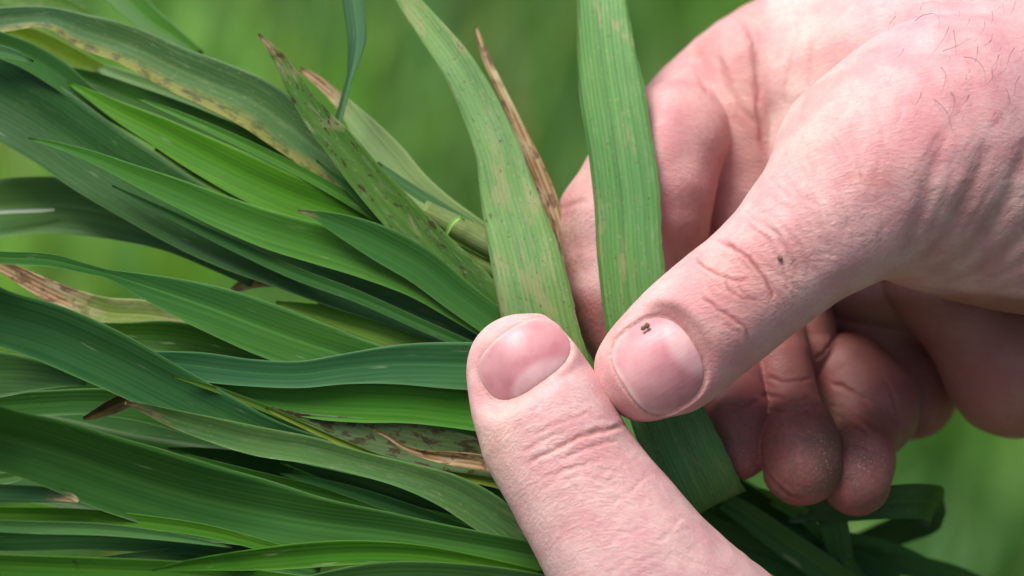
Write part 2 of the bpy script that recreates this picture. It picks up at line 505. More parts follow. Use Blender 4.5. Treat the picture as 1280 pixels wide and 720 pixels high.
def make_solid(parts, res):
    """parts: list of (tube, blend). Sparse sampling, then surface nets. Returns verts (mm), quads."""
    lo = np.min([(t[0] - t[1][:, None]).min(0) for t, _ in parts], axis=0) - 3
    hi = np.max([(t[0] + t[1][:, None]).max(0) for t, _ in parts], axis=0) + 3
    def field(P):
        out = None
        for t, k in parts:
            m_ = k + 4.5
            a = (t[0] - t[1][:, None]).min(0) - m_
            b = (t[0] + t[1][:, None]).max(0) + m_
            i = np.where(((P > a) & (P < b)).all(1))[0]
            s = np.full(len(P), 30.0, np.float32)
            if len(i): s[i] = tube_sd(P[i], t)
            out = s if out is None else smin(out, s, k)
        return out
    B = 4
    cs = res * B
    nb = np.ceil((hi - lo) / cs).astype(int)
    ax = [lo[i] + (np.arange(nb[i]) + 0.5) * cs for i in range(3)]
    Pc = np.stack(np.meshgrid(*ax, indexing='ij'), axis=-1).reshape(-1, 3).astype(np.float32)
    sd_c = np.concatenate([field(q) for q in np.array_split(Pc, max(1, len(Pc) // 200000))])
    near = (np.abs(sd_c) < cs * 1.45).reshape(nb)
    n = nb * B
    F = np.repeat(np.repeat(np.repeat(sd_c.reshape(nb), B, 0), B, 1), B, 2).astype(np.float32)
    fine = np.repeat(np.repeat(np.repeat(near, B, 0), B, 1), B, 2)
    ijk = np.argwhere(fine)
    P = (lo + (ijk + 0.5) * res).astype(np.float32)
    vals = np.concatenate([field(q) for q in np.array_split(P, max(1, len(P) // 250000))])
    F[ijk[:, 0], ijk[:, 1], ijk[:, 2]] = vals
    S = F < 0
    cnt = np.zeros(tuple(n - 1), np.uint8)
    for dx in (0, 1):
        for dy in (0, 1):
            for dz in (0, 1):
                cnt += S[dx:n[0] - 1 + dx, dy:n[1] - 1 + dy, dz:n[2] - 1 + dz]
    act = (cnt > 0) & (cnt < 8)
    cell = np.argwhere(act)
    ids = np.full(act.shape, -1, np.int32)
    ids[cell[:, 0], cell[:, 1], cell[:, 2]] = np.arange(len(cell))
    corners = np.array([(a, b, c) for a in (0, 1) for b in (0, 1) for c in (0, 1)])
    val = np.stack([F[cell[:, 0] + a, cell[:, 1] + b, cell[:, 2] + c] for a, b, c in corners], axis=1)
    acc = np.zeros((len(cell), 3)); num = np.zeros(len(cell))
    for i in range(8):
        for j in range(i + 1, 8):
            if np.abs(corners[i] - corners[j]).sum() != 1: continue
            m = (val[:, i] < 0) != (val[:, j] < 0)
            t = val[m, i] / (val[m, i] - val[m, j])
            acc[m] += corners[i] + t[:, None] * (corners[j] - corners[i])
            num[m] += 1
    V = lo + (cell + acc / num[:, None] + 0.5) * res
    quads = []
    for axn in range(3):
        o = [0, 1, 2]; o.remove(axn)
        sl0 = [slice(None)] * 3; sl1 = [slice(None)] * 3
        sl0[axn] = slice(0, -1); sl1[axn] = slice(1, None)
        d = S[tuple(sl0)] != S[tuple(sl1)]
        e = np.argwhere(d)
        e = e[(e[:, o[0]] > 0) & (e[:, o[1]] > 0)]
        e = e[(e[:, o[0]] < n[o[0]] - 1) & (e[:, o[1]] < n[o[1]] - 1)]
        def cid(du, dv):
            q = e.copy(); q[:, o[0]] -= du; q[:, o[1]] -= dv
            return ids[q[:, 0], q[:, 1], q[:, 2]]
        quad = np.stack((cid(1, 1), cid(0, 1), cid(0, 0), cid(1, 0)), axis=1)
        inside = S[e[:, 0], e[:, 1], e[:, 2]]
        flip = inside if axn != 1 else ~inside
        quad[~flip] = quad[~flip][:, ::-1]
        quads.append(quad[(quad >= 0).all(1)])
    return V, np.concatenate(quads)

def edges_of(Q):
    E = np.concatenate([Q[:, [0, 1]], Q[:, [1, 2]], Q[:, [2, 3]], Q[:, [3, 0]]])
    return E

def relax(V, E, it, lam=0.5):
    n = len(V)
    deg = np.bincount(E.ravel(), minlength=n)[:, None]
    for k in range(it):
        l = lam if k % 2 == 0 else -lam * 0.94
        a = np.stack([np.bincount(E[:, 0], V[E[:, 1], j], n) + np.bincount(E[:, 1], V[E[:, 0], j], n) for j in range(3)], axis=1)
        V = V + l * (a / deg - V)
    return V

def normals_of(V, Q):
    n = np.cross(V[Q[:, 2]] - V[Q[:, 0]], V[Q[:, 3]] - V[Q[:, 1]])
    N = np.stack([sum(np.bincount(Q[:, c], n[:, j], len(V)) for c in range(4)) for j in range(3)], axis=1)
    return N / np.maximum(np.linalg.norm(N, axis=1), 1e-9)[:, None]

def seg_dist(X, Y, poly):
    """pixel distance to a polyline and the fraction along it"""
    p = catmull(np.array([(a, b, 0.0) for a, b in poly]), 5 * len(poly))[:, :2]
    best = np.full(len(X), 1e9); fr = np.zeros(len(X))
    m = len(p) - 1
    for k in range(m):
        ax_, ay = p[k]; bx, by = p[k + 1]
        dx, dy = bx - ax_, by - ay
        t = np.clip(((X - ax_) * dx + (Y - ay) * dy) / (dx * dx + dy * dy + 1e-9), 0, 1)
        d = np.hypot(X - ax_ - t * dx, Y - ay - t * dy)
        u = d < best
        best[u] = d[u]; fr[u] = ((k + t) / m)[u]
    return best, fr

def front_layer(V, X, Y, cellpx=6, tol=3.0):
    """mask of vertices on the surface nearest the lens, and a lookup of that surface"""
    gx = np.clip((X + 200) // cellpx, 0, 399).astype(int); gy = np.clip((Y + 300) // cellpx, 0, 399).astype(int)
    key = gx * 400 + gy
    top = np.full(160000, -1e3)
    np.maximum.at(top, key, V[:, 2])
    return V[:, 2] > top[key] - tol, top.reshape(400, 400)

def apply_creases(V, Q, creases, zlim=None):
    N = normals_of(V, Q)
    X, Y = to_px(V)
    front, _ = front_layer(V, X, Y)
    front &= N[:, 2] > -0.1
    red = np.zeros(len(V))
    disp = np.zeros(len(V))
    for poly, wpx, depth, line in creases:
        xs = [a for a, b in poly]; ys = [b for a, b in poly]
        m = front & (X > min(xs) - 6 * wpx) & (X < max(xs) + 6 * wpx) & (Y > min(ys) - 6 * wpx) & (Y < max(ys) + 6 * wpx)
        idx = np.where(m)[0]
        if not len(idx): continue
        d, fr = seg_dist(X[idx] + 2.0 * vnoise(V[idx], 0.9, 5), Y[idx] + 2.0 * vnoise(V[idx], 0.9, 6), poly)
        endf = smoothstep(0, 0.16, fr) * smoothstep(0, 0.16, 1 - fr)
        g = np.exp(-(d / wpx) ** 2)
        lip = 0.30 * np.exp(-((d - 2.1 * wpx) / (1.3 * wpx)) ** 2)
        depth = depth * 0.62
        disp[idx] += (-depth * g + depth * lip) * endf
        red[idx] = np.maximum(red[idx], line * np.exp(-(d / (wpx * 0.9)) ** 2) * endf)
    return V + N * disp[:, None], red

class Nail:
    def __init__(self, centre, axis_px, n_dir, wid, leng, Ru, Rv, sink=0.0, groove=0.3):
        self.groove = groove
        self.n = np.array(n_dir) / np.linalg.norm(n_dir)
        a = np.array((axis_px[0], -axis_px[1], 0.0)); a -= self.n * (a @ self.n); self.a = a / np.linalg.norm(a)
        self.b = np.cross(self.n, self.a)
        self.centre, self.W, self.L, self.Ru, self.Rv, self.sink = centre, wid / 2, leng / 2, Ru, Rv, sink
    def height(self, u, v):
        return -u ** 2 / (2 * self.Ru) - (v ** 2) / (2 * self.Rv)
    def place(self, V):
        X, Y = to_px(V)
        m = np.hypot(X - self.centre[0], Y - self.centre[1]) < 8
        k = np.where(m)[0]; k = k[np.argmax(V[k, 2])]
        self.c = V[k] - self.n * self.sink
    def superr(self, u, v):
        pw = np.where(v > 0, 3.0, 2.5)
        return (np.abs(u / self.W) ** pw + np.abs(v / self.L) ** pw) ** (1 / pw)
    def carve(self, V):
        q = V - self.c
        u, v, h = q @ self.b, q @ self.a, q @ self.n
        near = (np.abs(u) < self.W + 4) & (np.abs(v) < self.L + 4) & (h > -7)
        i = np.where(near)[0]
        u, v, h = u[i], v[i], h[i]
        m = self.superr(u, v)
        s = (m - 1) * min(self.W, self.L)
        hn = self.height(u, v)
        dist = v / (self.L * np.maximum(m, 0.05))            # +1 towards the free edge
        fold = (1 - smoothstep(0.35, 0.8, dist))
        target = np.where(s < 0, hn - 0.45 * smoothstep(-0.05, -0.5, s) - 0.05, h)
        bl = np.exp(-(np.maximum(s, 0) / 1.5) ** 2)
        flush = hn + 0.10 + 0.36 * np.exp(-((s - 0.8) / 0.75) ** 2) * fold - self.groove * np.exp(-(s / 0.28) ** 2) * (0.7 + 0.3 * fold) - 0.25 * (1 - fold)
        newh = np.where(s < 0, np.minimum(target, flush), h * (1 - bl) + flush * bl)
        V = V.copy()
        V[i] += (newh - h)[:, None] * self.n
        return V, i, s, dist
    def mesh(self, parent, speck=False):
        nr, na = 22, 96
        verts, cols = [], []
        th = np.linspace(0, 2 * np.pi, na, endpoint=False)
        def point(r, t):
            cu, cv = np.cos(t), np.sin(t)
            pw = 3.0 if cv > 0 else 2.5
            k = (abs(cu) ** pw + abs(cv) ** pw) ** (-1 / pw)
            return self.W * 0.975 * r * k * cu, self.L * 0.975 * r * k * cv
        pink, pale, lun, edge = np.array((0.52, 0.225, 0.245)), np.array((0.63, 0.38, 0.37)), np.array((0.66, 0.45, 0.44)), np.array((0.64, 0.43, 0.38))
        def colour(u, v, r):
            f = smoothstep(-0.6, 0.9, np.array(v / self.L))
            c = pink * (1 - 0.55 * f) + pale * 0.55 * f
            c = c * (1 - 0.10 * math.exp(-((u / self.W - 0.5) / 0.3) ** 2))
            l = smoothstep(0.24, -0.22, np.array(math.hypot(u / (self.W * 0.72), (v + self.L * 1.0) / (self.L * 0.60)) - 1))
            c = c * (1 - 0.65 * l) + lun * 0.65 * l
            e = smoothstep(0.90, 0.95, np.array(r)) * (1.0 if v > self.L * 0.2 else 0.25)
            c = c * (1 - 0.5 * e) + edge * 0.5 * e
            fe = smoothstep(0.80, 0.93, np.array(v / self.L)) * smoothstep(0.9, 0.7, np.array(abs(u) / self.W))
            c = c * (1 - 0.4 * fe) + np.array((0.72, 0.54, 0.49)) * 0.4 * fe
            return c
        verts.append(self.c + self.n * 0.06); cols.append(colour(0, 0, 0))
        for k in range(1, nr + 1):
            r = (k / nr) ** 0.8
            for t in th:
                u, v = point(r, t)
                z = self.height(u, v) + 0.06 - 0.22 * r ** 10
                verts.append(self.c + self.b * u + self.a * v + self.n * z); cols.append(colour(u, v, r))
        for t in th:                                          # edge turned down into the fold
            u, v = point(1.0, t)
            verts.append(self.c + self.b * u + self.a * v + self.n * (self.height(u, v) - 0.75)); cols.append(edge * 0.85)
        faces = [(0, 1 + i, 1 + (i + 1) % na) for i in range(na)]
        for k in range(nr):
            b0, b1 = 1 + k * na, 1 + (k + 1) * na
            for i in range(na):
                j = (i + 1) % na
                faces.append((b0 + i, b1 + i, b1 + j, b0 + j))
        o = link_mesh('thumbnail', to_world(verts), faces, M_NAIL, parent)
        set_float(o, 'across', (np.array(verts) - self.c) @ self.b)
        set_float(o, 'lengthwise', (np.array(verts) - self.c) @ self.a)
        ca = o.data.color_attributes.new('tint', 'FLOAT_COLOR', 'POINT')
        cc = np.ones((len(verts), 4)); cc[:, :3] = np.array(cols)
        ca.data.foreach_set('color', cc.astype(np.float32).ravel())
        return o

def set_float(o, name, vals):
    a = o.data.attributes.new(name, 'FLOAT', 'POINT')
    a.data.foreach_set('value', np.asarray(vals, dtype=np.float32))

def set_color(o, vals):
    ca = o.data.color_attributes.new('tint', 'FLOAT_COLOR', 'POINT')
    cc = np.ones((len(vals), 4)); cc[:, :3] = vals
    ca.data.foreach_set('color', cc.astype(np.float32).ravel())

def blob(X, Y, x, y, rx, ry=None, ang=0.0):
    ry = ry or rx
    c, s = math.cos(math.radians(ang)), math.sin(math.radians(ang))
    dx, dy = X - x, Y - y
    return np.exp(-(((dx * c + dy * s) / rx) ** 2 + ((-dx * s + dy * c) / ry) ** 2))

def paint(base, layers):
    c = np.array(base)
    for f, col in layers:
        c = c * (1 - f[:, None]) + np.array(col) * f[:, None]
    return c

def hand_object(V, Q, mat, name):
    o = link_mesh(name, to_world(V), Q, mat)
    return o

RES = 0.30

# ---- the hand reaching in from the side: thumb on top, fingers curled below
T = tube
thumb = T([(806, 463, 7, 64), (840, 440, 8, 76), (890, 397, 9, 79), (945, 352, 10, 78), (1000, 302, 10, 87),
           (1052, 257, 9, 104), (1110, 205, 6, 126), (1180, 170, 2, 150)], 0.86, (0.1, 0.25, 1))
back = T([(1090, 210, 2, 120), (1190, 200, -4, 172), (1300, 205, -8, 190), (1450, 215, -11, 195), (1700, 260, -12, 215)], 0.78, (0.0, 0.2, 1))
knuckle = T([(1420, 60, -26, 190), (1230, 60, -27, 160), (1080, 78, -27, 116), (1015, 98, -27, 98)], 0.9, (0, 0.3, 1))
web = T([(1030, 130, -24, 78), (1015, 220, -24, 66), (1050, 290, -20, 66)])
idx_ridge = T([(985, 62, -30, 74), (945, 76, -31, 66), (895, 116, -30, 66), (855, 156, -26, 66), (800, 225, -20, 66)])
idx_prox = T([(928, 92, -28, 70), (918, 150, -27, 72), (925, 235, -27, 64), (940, 300, -28, 62)])
idx_mid = T([(868, 150, -24, 55), (840, 175, -19, 66), (822, 235, -17, 72), (812, 310, -20, 68)])
idx_mid2 = T([(842, 172, -18, 70), (800, 225, -16, 70), (767, 275, -14, 68)])
idx_dist = T([(767, 275, -14, 68), (766, 320, -13, 67), (778, 375, -12, 66), (800, 430, -12, 60), (812, 455, -12, 52)], 0.85, (0, 0, 1))
mid_lobe = T([(860, 300, -30, 60), (900, 370, -34, 60), (950, 420, -36, 55)])
fa = T([(912, 425, -19, 46), (912, 490, -13, 44), (918, 540, -9, 46), (920, 560, -9, 42)])
fb0 = T([(975, 390, -30, 50), (1008, 420, -25, 45), (1006, 436, -25, 41)])
fb1 = T([(962, 405, -20, 42), (975, 455, -16, 39), (985, 488, -14, 36), (990, 512, -12, 36), (997, 545, -8, 47), (1001, 575, -5, 51), (1002, 582, -5, 49)])
fc0 = T([(1060, 475, -27, 60), (1082, 508, -25, 69)])
fc1 = T([(1082, 525, -22, 56), (1076, 552, -17, 44), (1073, 578, -11, 46), (1070, 602, -9, 43)])
fd = T([(1010, 370, -40, 60), (1075, 420, -40, 66), (1118, 470, -38, 64), (1136, 490, -37, 61)])
fd2 = T([(1030, 345, -34, 52), (1110, 352, -33, 58), (1190, 372, -33, 60)])
fe0 = T([(1170, 340, -26, 70), (1218, 402, -24, 68), (1266, 468, -23, 76)])
fe1 = T([(1266, 460, -23, 82), (1420, 430, -24, 100), (1700, 330, -14, 170)])
parts_r = [(back, 1), (thumb, 5.0), (knuckle, 3.0), (web, 1.5), (idx_ridge, 1.2), (idx_prox, 0.5), (idx_mid2, 0.4), (idx_mid, 0.4), (idx_dist, 1.5), (mid_lobe, 0.8),
           (fd2, 1.5), (fd, 0.8), (fe0, 0.7), (fe1, 2.5), (fc0, 0.4), (fc1, 1.0), (fb0, 0.4), (fb1, 0.4), (fa, 0.4)]
V, Q = make_solid(parts_r, RES)
E = edges_of(Q)
V = relax(V, E, 8)
# broad forms: knuckle bulge of the thumb, hollow behind it
X, Y = to_px(V)
N = normals_of(V, Q)
front, _ = front_layer(V, X, Y)
lowf = 0.25 * vnoise(V, 0.12, 2) + 0.12 * vnoise(V, 0.3, 4)
V = V + N * lowf[:, None]
cre = [
    ([(893, 298), (930, 318), (957, 350), (968, 380)], 2.4, 0.40, 1.0),
    ([(866, 322), (895, 342), (918, 350), (940, 348)], 2.2, 0.24, 0.9),
    ([(872, 366), (900, 388), (928, 408), (938, 430)], 2.2, 0.25, 0.7),
    ([(945, 268), (975, 300), (992, 330), (998, 352)], 3.0, 0.2, 0.35),
    ([(930, 275), (962, 305), (982, 345), (985, 370)], 2.4, 0.16, 0.3),
    ([(905, 345), (915, 365), (940, 375)], 2.0, 0.15, 0.7),
    ([(920, 352), (935, 370), (950, 376)], 2.0, 0.14, 0.6),
    ([(1010, 255), (1030, 290), (1042, 330)], 4.0, 0.14, 0.15),
    ([(1040, 225), (1058, 265), (1070, 310)], 4.0, 0.14, 0.15),
    # folds at the root of the thumb
    ([(1182, 150), (1170, 200), (1152, 265), (1128, 330)], 10.0, 0.38, 0.20),
    ([(1240, 165), (1216, 235), (1180, 298), (1134, 346)], 10.5, 0.46, 0.20),
    ([(1196, 195), (1184, 240), (1165, 285), (1142, 322)], 5.0, 0.12, 0.06),
    ([(1296, 150), (1260, 245), (1212, 312), (1144, 356)], 11.0, 0.58, 0.20),
    ([(1250, 200), (1228, 255), (1195, 305)], 5.0, 0.12, 0.05),
    ([(1340, 215), (1285, 288), (1226, 336), (1155, 366)], 10.0, 0.48, 0.20),
    ([(1330, 290), (1276, 330), (1225, 352), (1170, 366)], 7.0, 0.28, 0.15),
    ([(1330, 330), (1280, 356), (1220, 370)], 6.0, 0.2, 0.1),
    # index finger folds
    ([(921, 18), (941, 50), (946, 100), (950, 160), (958, 205)], 4.0, 0.45, 0.45),
    ([(866, 76), (874, 95), (886, 120)], 3.5, 0.30, 0.3),
    ([(897, 66), (910, 100), (928, 135), (948, 158)], 4.0, 0.45, 0.4),
    ([(696, 262), (712, 256), (738, 250)], 3.5, 0.25, 0.3),
    ([(1000, 20), (985, 90), (978, 140)], 4.0, 0.14, 0.2),
    ([(1015, 40), (1010, 110), (995, 165)], 4.0, 0.14, 0.2),
    # curled fingers
    ([(950, 492), (985, 500), (1018, 496)], 3.0, 0.60, 0.5),
    ([(1036, 480), (1062, 488), (1092, 509)], 3.2, 0.45, 0.4),
    ([(1040, 522), (1065, 524), (1088, 545)], 3.2, 0.65, 0.6),
    ([(1028, 505), (1056, 512), (1098, 532)], 2.6, 0.30, 0.3),
    ([(1015, 452), (1030, 440), (1044, 420)], 2.6, 0.30, 0.3),
    ([(952, 510), (985, 516), (1020, 508)], 2.4, 0.35, 0.4),
    ([(900, 505), (925, 508), (952, 500)], 2.6, 0.45, 0.5),
    ([(955, 470), (985, 478), (1016, 472)], 2.4, 0.35, 0.4),
    ([(1100, 470), (1115, 490), (1122, 520)], 2.6, 0.25, 0.3),
    ([(1050, 555), (1070, 556), (1092, 565)], 2.4, 0.25, 0.4),
    ([(1150, 530), (1165, 520), (1180, 512)], 3.0, 0.25, 0.2),
    ([(953, 580), (963, 600), (980, 616), (1000, 626)], 2.6, 0.95, 0.9),
]
for k in range(46):                                            # short fine wrinkles across thumb and web
    t = RNG.uniform(0, 1)
    cx, cy = 900 + t * 230 + RNG.uniform(-30, 30), 372 - t * 190 + RNG.uniform(-60, 60)
    ang = math.radians(70 + RNG.uniform(-14, 14)) if t > 0.45 else math.radians(48 + RNG.uniform(-16, 16))
    l = RNG.uniform(16, 42)
    cre.append(([(cx - l * math.cos(ang), cy - l * math.sin(ang)), (cx + RNG.uniform(-4, 4), cy), (cx + l * math.cos(ang), cy + l * math.sin(ang))], RNG.uniform(2.2, 3.4), RNG.uniform(0.05, 0.14), 0.12))
for k in range(26):                                            # fine lines between the folds at the wrist side
    cx, cy = RNG.uniform(1090, 1290), RNG.uniform(120, 340)
    ang = math.radians(100 + (cx - 1090) * 0.18 + RNG.uniform(-8, 8))
    l = RNG.uniform(18, 40)
    cre.append(([(cx - l * math.cos(ang), cy - l * math.sin(ang)), (cx + RNG.uniform(-3, 3), cy), (cx + l * math.cos(ang), cy + l * math.sin(ang))], RNG.uniform(2.4, 3.6), RNG.uniform(0.03, 0.09), 0.08))
V, red = apply_creases(V, Q, cre)
nail_r = Nail((816, 458), (-84, 53), (-0.10, 0.06, 0.99), 116 * PX, 100 * PX, 9.2, 24.0, 0.15, 0.30)
nail_r.place(V)
V, ni, ns, nd = nail_r.carve(V)
hand_r = hand_object(V, Q, M_SKIN_R, 'hand')
X, Y = to_px(V)
z = V[:, 2]
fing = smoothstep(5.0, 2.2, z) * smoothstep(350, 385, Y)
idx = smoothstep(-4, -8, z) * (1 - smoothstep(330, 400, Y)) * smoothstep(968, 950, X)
nz = vnoise(V, 0.10, 21); nz2 = vnoise(V, 0.35, 22)
nf = np.zeros(len(V)); nf[ni] = np.exp(-(np.maximum(ns, 0) / 1.6) ** 2)
nline = np.zeros(len(V)); nline[ni] = np.exp(-(ns / 0.35) ** 2)
BASE_SKIN = (0.700, 0.490, 0.478)
layers = [
    (np.clip(0.30 + 0.35 * nz + 0.15 * nz2, 0, 1) * 0.75, (0.625, 0.350, 0.362)),
    (np.clip(vnoise(V, 0.16, 41) * 0.9 - 0.05, 0, 1) * 0.55, (0.58, 0.275, 0.275)),
    (np.clip(vnoise(V, 0.13, 43) * 0.9 - 0.1, 0, 1) * 0.55, (0.75, 0.58, 0.50)),
    (blob(X, Y, 930, 350, 75, 60, -40) * 0.60, (0.58, 0.255, 0.225)),
    (blob(X, Y, 850, 420, 90, 60, -40) * 0.35, (0.60, 0.300, 0.270)),
    (blob(X, Y, 1070, 205, 70, 60) * 0.35, (0.55, 0.280, 0.250)),
    (blob(X, Y, 1225, 100, 130, 90) * 0.60, (0.56, 0.275, 0.295)),
    (blob(X, Y, 1110, 170, 100, 80) * 0.45, (0.58, 0.250, 0.255)),
    (blob(X, Y, 1130, 45, 45, 30, -30) * 0.35, (0.48, 0.36, 0.40)),
    (blob(X, Y, 1095, 225, 18, 16) * 0.5, (0.52, 0.19, 0.18)),
    (blob(X, Y, 1058, 222, 10, 9) * 0.5, (0.52, 0.20, 0.19)),
    (blob(X, Y, 1000, 90, 70, 110) * 0.60, (0.66, 0.515, 0.425)),
    (blob(X, Y, 930, 130, 30, 80, -10) * 0.40, (0.62, 0.44, 0.30)),
    (blob(X, Y, 1225, 270, 80, 70, -50) * 0.45, (0.56, 0.43, 0.35)),
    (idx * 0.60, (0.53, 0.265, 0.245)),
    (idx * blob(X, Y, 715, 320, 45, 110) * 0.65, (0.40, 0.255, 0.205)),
    (fing * 0.92, (0.255, 0.088, 0.075)),  # finger skin darkened: soil stain plus the thumb's shade put into the colour
    (fing * blob(X, Y, 992, 578, 32, 38) * 0.55, (0.46, 0.205, 0.165)),  # one fingertip kept lighter, spared most of the painted shade
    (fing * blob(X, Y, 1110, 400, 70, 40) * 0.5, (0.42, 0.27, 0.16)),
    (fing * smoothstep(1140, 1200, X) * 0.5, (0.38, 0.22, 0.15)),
    (np.clip(nf * 0.35, 0, 1), (0.60, 0.32, 0.27)),
    (np.clip(red * 0.95, 0, 0.9), (0.34, 0.115, 0.100)),
    (nline * 0.28, (0.34, 0.17, 0.13)),
]
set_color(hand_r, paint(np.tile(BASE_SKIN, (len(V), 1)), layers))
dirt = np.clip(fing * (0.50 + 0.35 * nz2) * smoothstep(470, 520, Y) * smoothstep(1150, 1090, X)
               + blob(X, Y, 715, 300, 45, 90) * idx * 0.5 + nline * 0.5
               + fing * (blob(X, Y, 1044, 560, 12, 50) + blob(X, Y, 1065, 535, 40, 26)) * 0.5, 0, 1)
dust = np.clip(fing * (blob(X, Y, 1030, 570, 22, 45) + blob(X, Y, 1085, 580, 28, 30) + blob(X, Y, 945, 580, 20, 30)) + idx * blob(X, Y, 715, 300, 40, 90) * 0.4, 0, 1)
set_float(hand_r, 'dirt', dirt)
set_float(hand_r, 'dust', dust)
set_float(hand_r, 'wrinkle', np.clip(0.35 - 0.15 * blob(X, Y, 1220, 280, 90, 90) + 0.3 * blob(X, Y, 950, 330, 80) + 0.2 * blob(X, Y, 1060, 240, 90), 0, 1) * (1 - 0.2 * fing))
tag(hand_r, 'hand reaching in from the wrist at the upper corner, thumb over its curled fingers, soil-stained and painted darker for shade', 'hand', 'pair of hands holding the leaves')
nail_r.mesh(hand_r)
_, top_r = front_layer(V, X, Y)

def surf(top, px, py):
    i, j = int((px + 200) // 6), int((py + 300) // 6)
    w = top[max(i - 1, 0):i + 2, max(j - 1, 0):j + 2]
    return float(np.max(w))

# hairs on the back of the hand
def hair_mesh():
    strands = [
        [(1150, 12), (1158, 3), (1168, 2), (1174, 9), (1173, 17)], [(1144, 26), (1152, 20), (1166, 17), (1174, 25), (1173, 40)],
        [(1186, 34), (1180, 48), (1171, 60), (1162, 71)], [(1192, 37), (1194, 52), (1195, 70)], [(1178, 64), (1195, 58), (1215, 47)],
        [(1231, 27), (1230, 36), (1224, 44)], [(1239, 50), (1234, 55), (1230, 58)], [(1222, 58), (1221, 70), (1217, 82)],
        [(1249, 68), (1244, 80), (1235, 86)], [(1204, 71), (1216, 73), (1226, 80), (1231, 92), (1232, 104)], [(1240, 85), (1240, 98), (1232, 106), (1224, 108)],
        [(1176, 84), (1182, 92), (1181, 103), (1177, 117)], [(1152, 115), (1149, 124), (1143, 131), (1137, 124)], [(1167, 124), (1176, 131), (1185, 143), (1191, 166)],
        [(1188, 115), (1193, 122), (1192, 135), (1188, 146)], [(1270, 0), (1267, 10), (1263, 19)], [(1240, 14), (1241, 22), (1238, 32)],
        [(1212, 24), (1210, 30), (1207, 33)], [(1258, 112), (1262, 124), (1260, 136)], [(1253, 4), (1255, 12), (1255, 20)],
        [(1130, 60), (1126, 68), (1120, 73)], [(1212, 118), (1206, 128), (1199, 133)], [(1245, 140), (1238, 150), (1233, 152)], [(1268, 60), (1262, 70), (1259, 82)],
        [(1275, 95), (1270, 104), (1268, 118)], [(1292, 30), (1288, 46), (1290, 60)], [(1310, 80), (1300, 96), (1299, 110)], [(1120, 20), (1112, 30), (1110, 40)],
    ]
    rg = np.random.default_rng(5)
    for k in range(34):
        a, b = rg.uniform(1110, 1310), rg.uniform(5, 165)
        an, l = math.radians(118 + rg.uniform(-28, 28)), rg.uniform(9, 22)
        strands.append([(a, b), (a + l * 0.5 * math.cos(an) + rg.uniform(-2, 2), b + l * 0.5 * math.sin(an)), (a + l * math.cos(an + 0.4), b + l * math.sin(an + 0.4))])
    VV, FF = [], []
    for si, st in enumerate(strands):
        pts = []
        for k, (a, b) in enumerate(st):
            zz = surf(top_r, a, b) + 0.05 + 1.0 * math.sin(math.pi * min(1, (k + 0.2) / len(st) * 0.9))
            pts.append(list(loc(a, b, zz)))
        c = catmull(np.array(pts), 18)
        for k in range(len(c)):
            tng = c[min(k + 1, 17)] - c[max(k - 1, 0)]
            tng /= np.linalg.norm(tng)
            s1 = np.cross(tng, (0, 0, 1.0)); s1 /= np.linalg.norm(s1)
            s2 = np.cross(tng, s1)
            r = (0.046 if si < 28 else 0.026) * (1 - 0.75 * k / 17)
            for q in range(4):
                VV.append(c[k] + r * (math.cos(q * math.pi / 2) * s1 + math.sin(q * math.pi / 2) * s2))
            if k:
                b1 = len(VV) - 4; b0 = b1 - 4
                for q in range(4):
                    FF.append((b0 + q, b0 + (q + 1) % 4, b1 + (q + 1) % 4, b1 + q))
    return VV, FF
hv, hf = hair_mesh()
hair = link_mesh('hair', to_world(hv), hf, M_HAIR, hand_r)
hair['kind'] = 'stuff'

def speck(px, py, z, r, parent, seed):
    rg = np.random.default_rng(seed)
    c = loc(px, py, z)
    vv, ff = [], []
    nu, nv = 10, 6
    for j in range(nv + 1):
        ph = math.pi * j / nv
        for i in range(nu):
            a = 2 * math.pi * i / nu
            rr = r * (1 + rg.uniform(-0.3, 0.3))
            vv.append(c + np.array((rr * math.sin(ph) * math.cos(a), rr * math.sin(ph) * math.sin(a), 0.45 * r * math.cos(ph))))
    for j in range(nv):
        for i in range(nu):
            ff.append((j * nu + i, (j + 1) * nu + i, (j + 1) * nu + (i + 1) % nu, j * nu + (i + 1) % nu))
    return link_mesh('soil_speck', to_world(vv), ff, M_SPECK, parent)
speck(975, 323, surf(top_r, 975, 323), 0.38, hand_r, 1)
for k, (a, b, r) in enumerate([(804, 410, 0.40), (809, 407, 0.46)]):
    speck(a, b, nail_r.c[2] - 0.0 + nail_r.height(*((loc(a, b, nail_r.c[2]) - nail_r.c) @ np.stack((nail_r.b, nail_r.a), axis=1))) + 0.3, r, hand_r, 5 + k)

# ---- the hand below: its thumb lies over the bunch, fingers close underneath
thumb_l = T([(650, 458, 6, 66), (664, 490, 7, 78), (684, 535, 8, 86), (712, 585, 9, 88), (752, 648, 10, 94), (796, 716, 10, 106), (858, 802, 6, 128), (910, 885, -2, 150)], 0.86, (-0.05, 0.2, 1))
web_l = T([(908, 722, 3, 36), (940, 765, 1, 50), (980, 860, -8, 80)])
palm_l = T([(915, 890, -6, 150), (1000, 990, -22, 190), (1120, 1120, -34, 220)], 0.75, (0.2, 0.4, 1))
f1 = T([(980, 860, -40, 90), (860, 770, -62, 75), (720, 690, -66, 68), (610, 640, -56, 60), (560, 610, -50, 52)])
f2 = T([(1010, 930, -44, 90), (890, 850, -66, 76), (740, 780, -70, 68), (630, 740, -60, 60), (590, 720, -54, 52)])
f3 = T([(1040, 1010, -46, 85), (920, 940, -66, 72), (780, 880, -70, 64), (690, 840, -60, 56), (650, 820, -54, 50)])
V, Q = make_solid([(thumb_l, 1), (palm_l, 6), (web_l, 1.2), (f1, 3), (f2, 0.8), (f3, 0.8)], RES)
E = edges_of(Q)
V = relax(V, E, 8)
N = normals_of(V, Q)
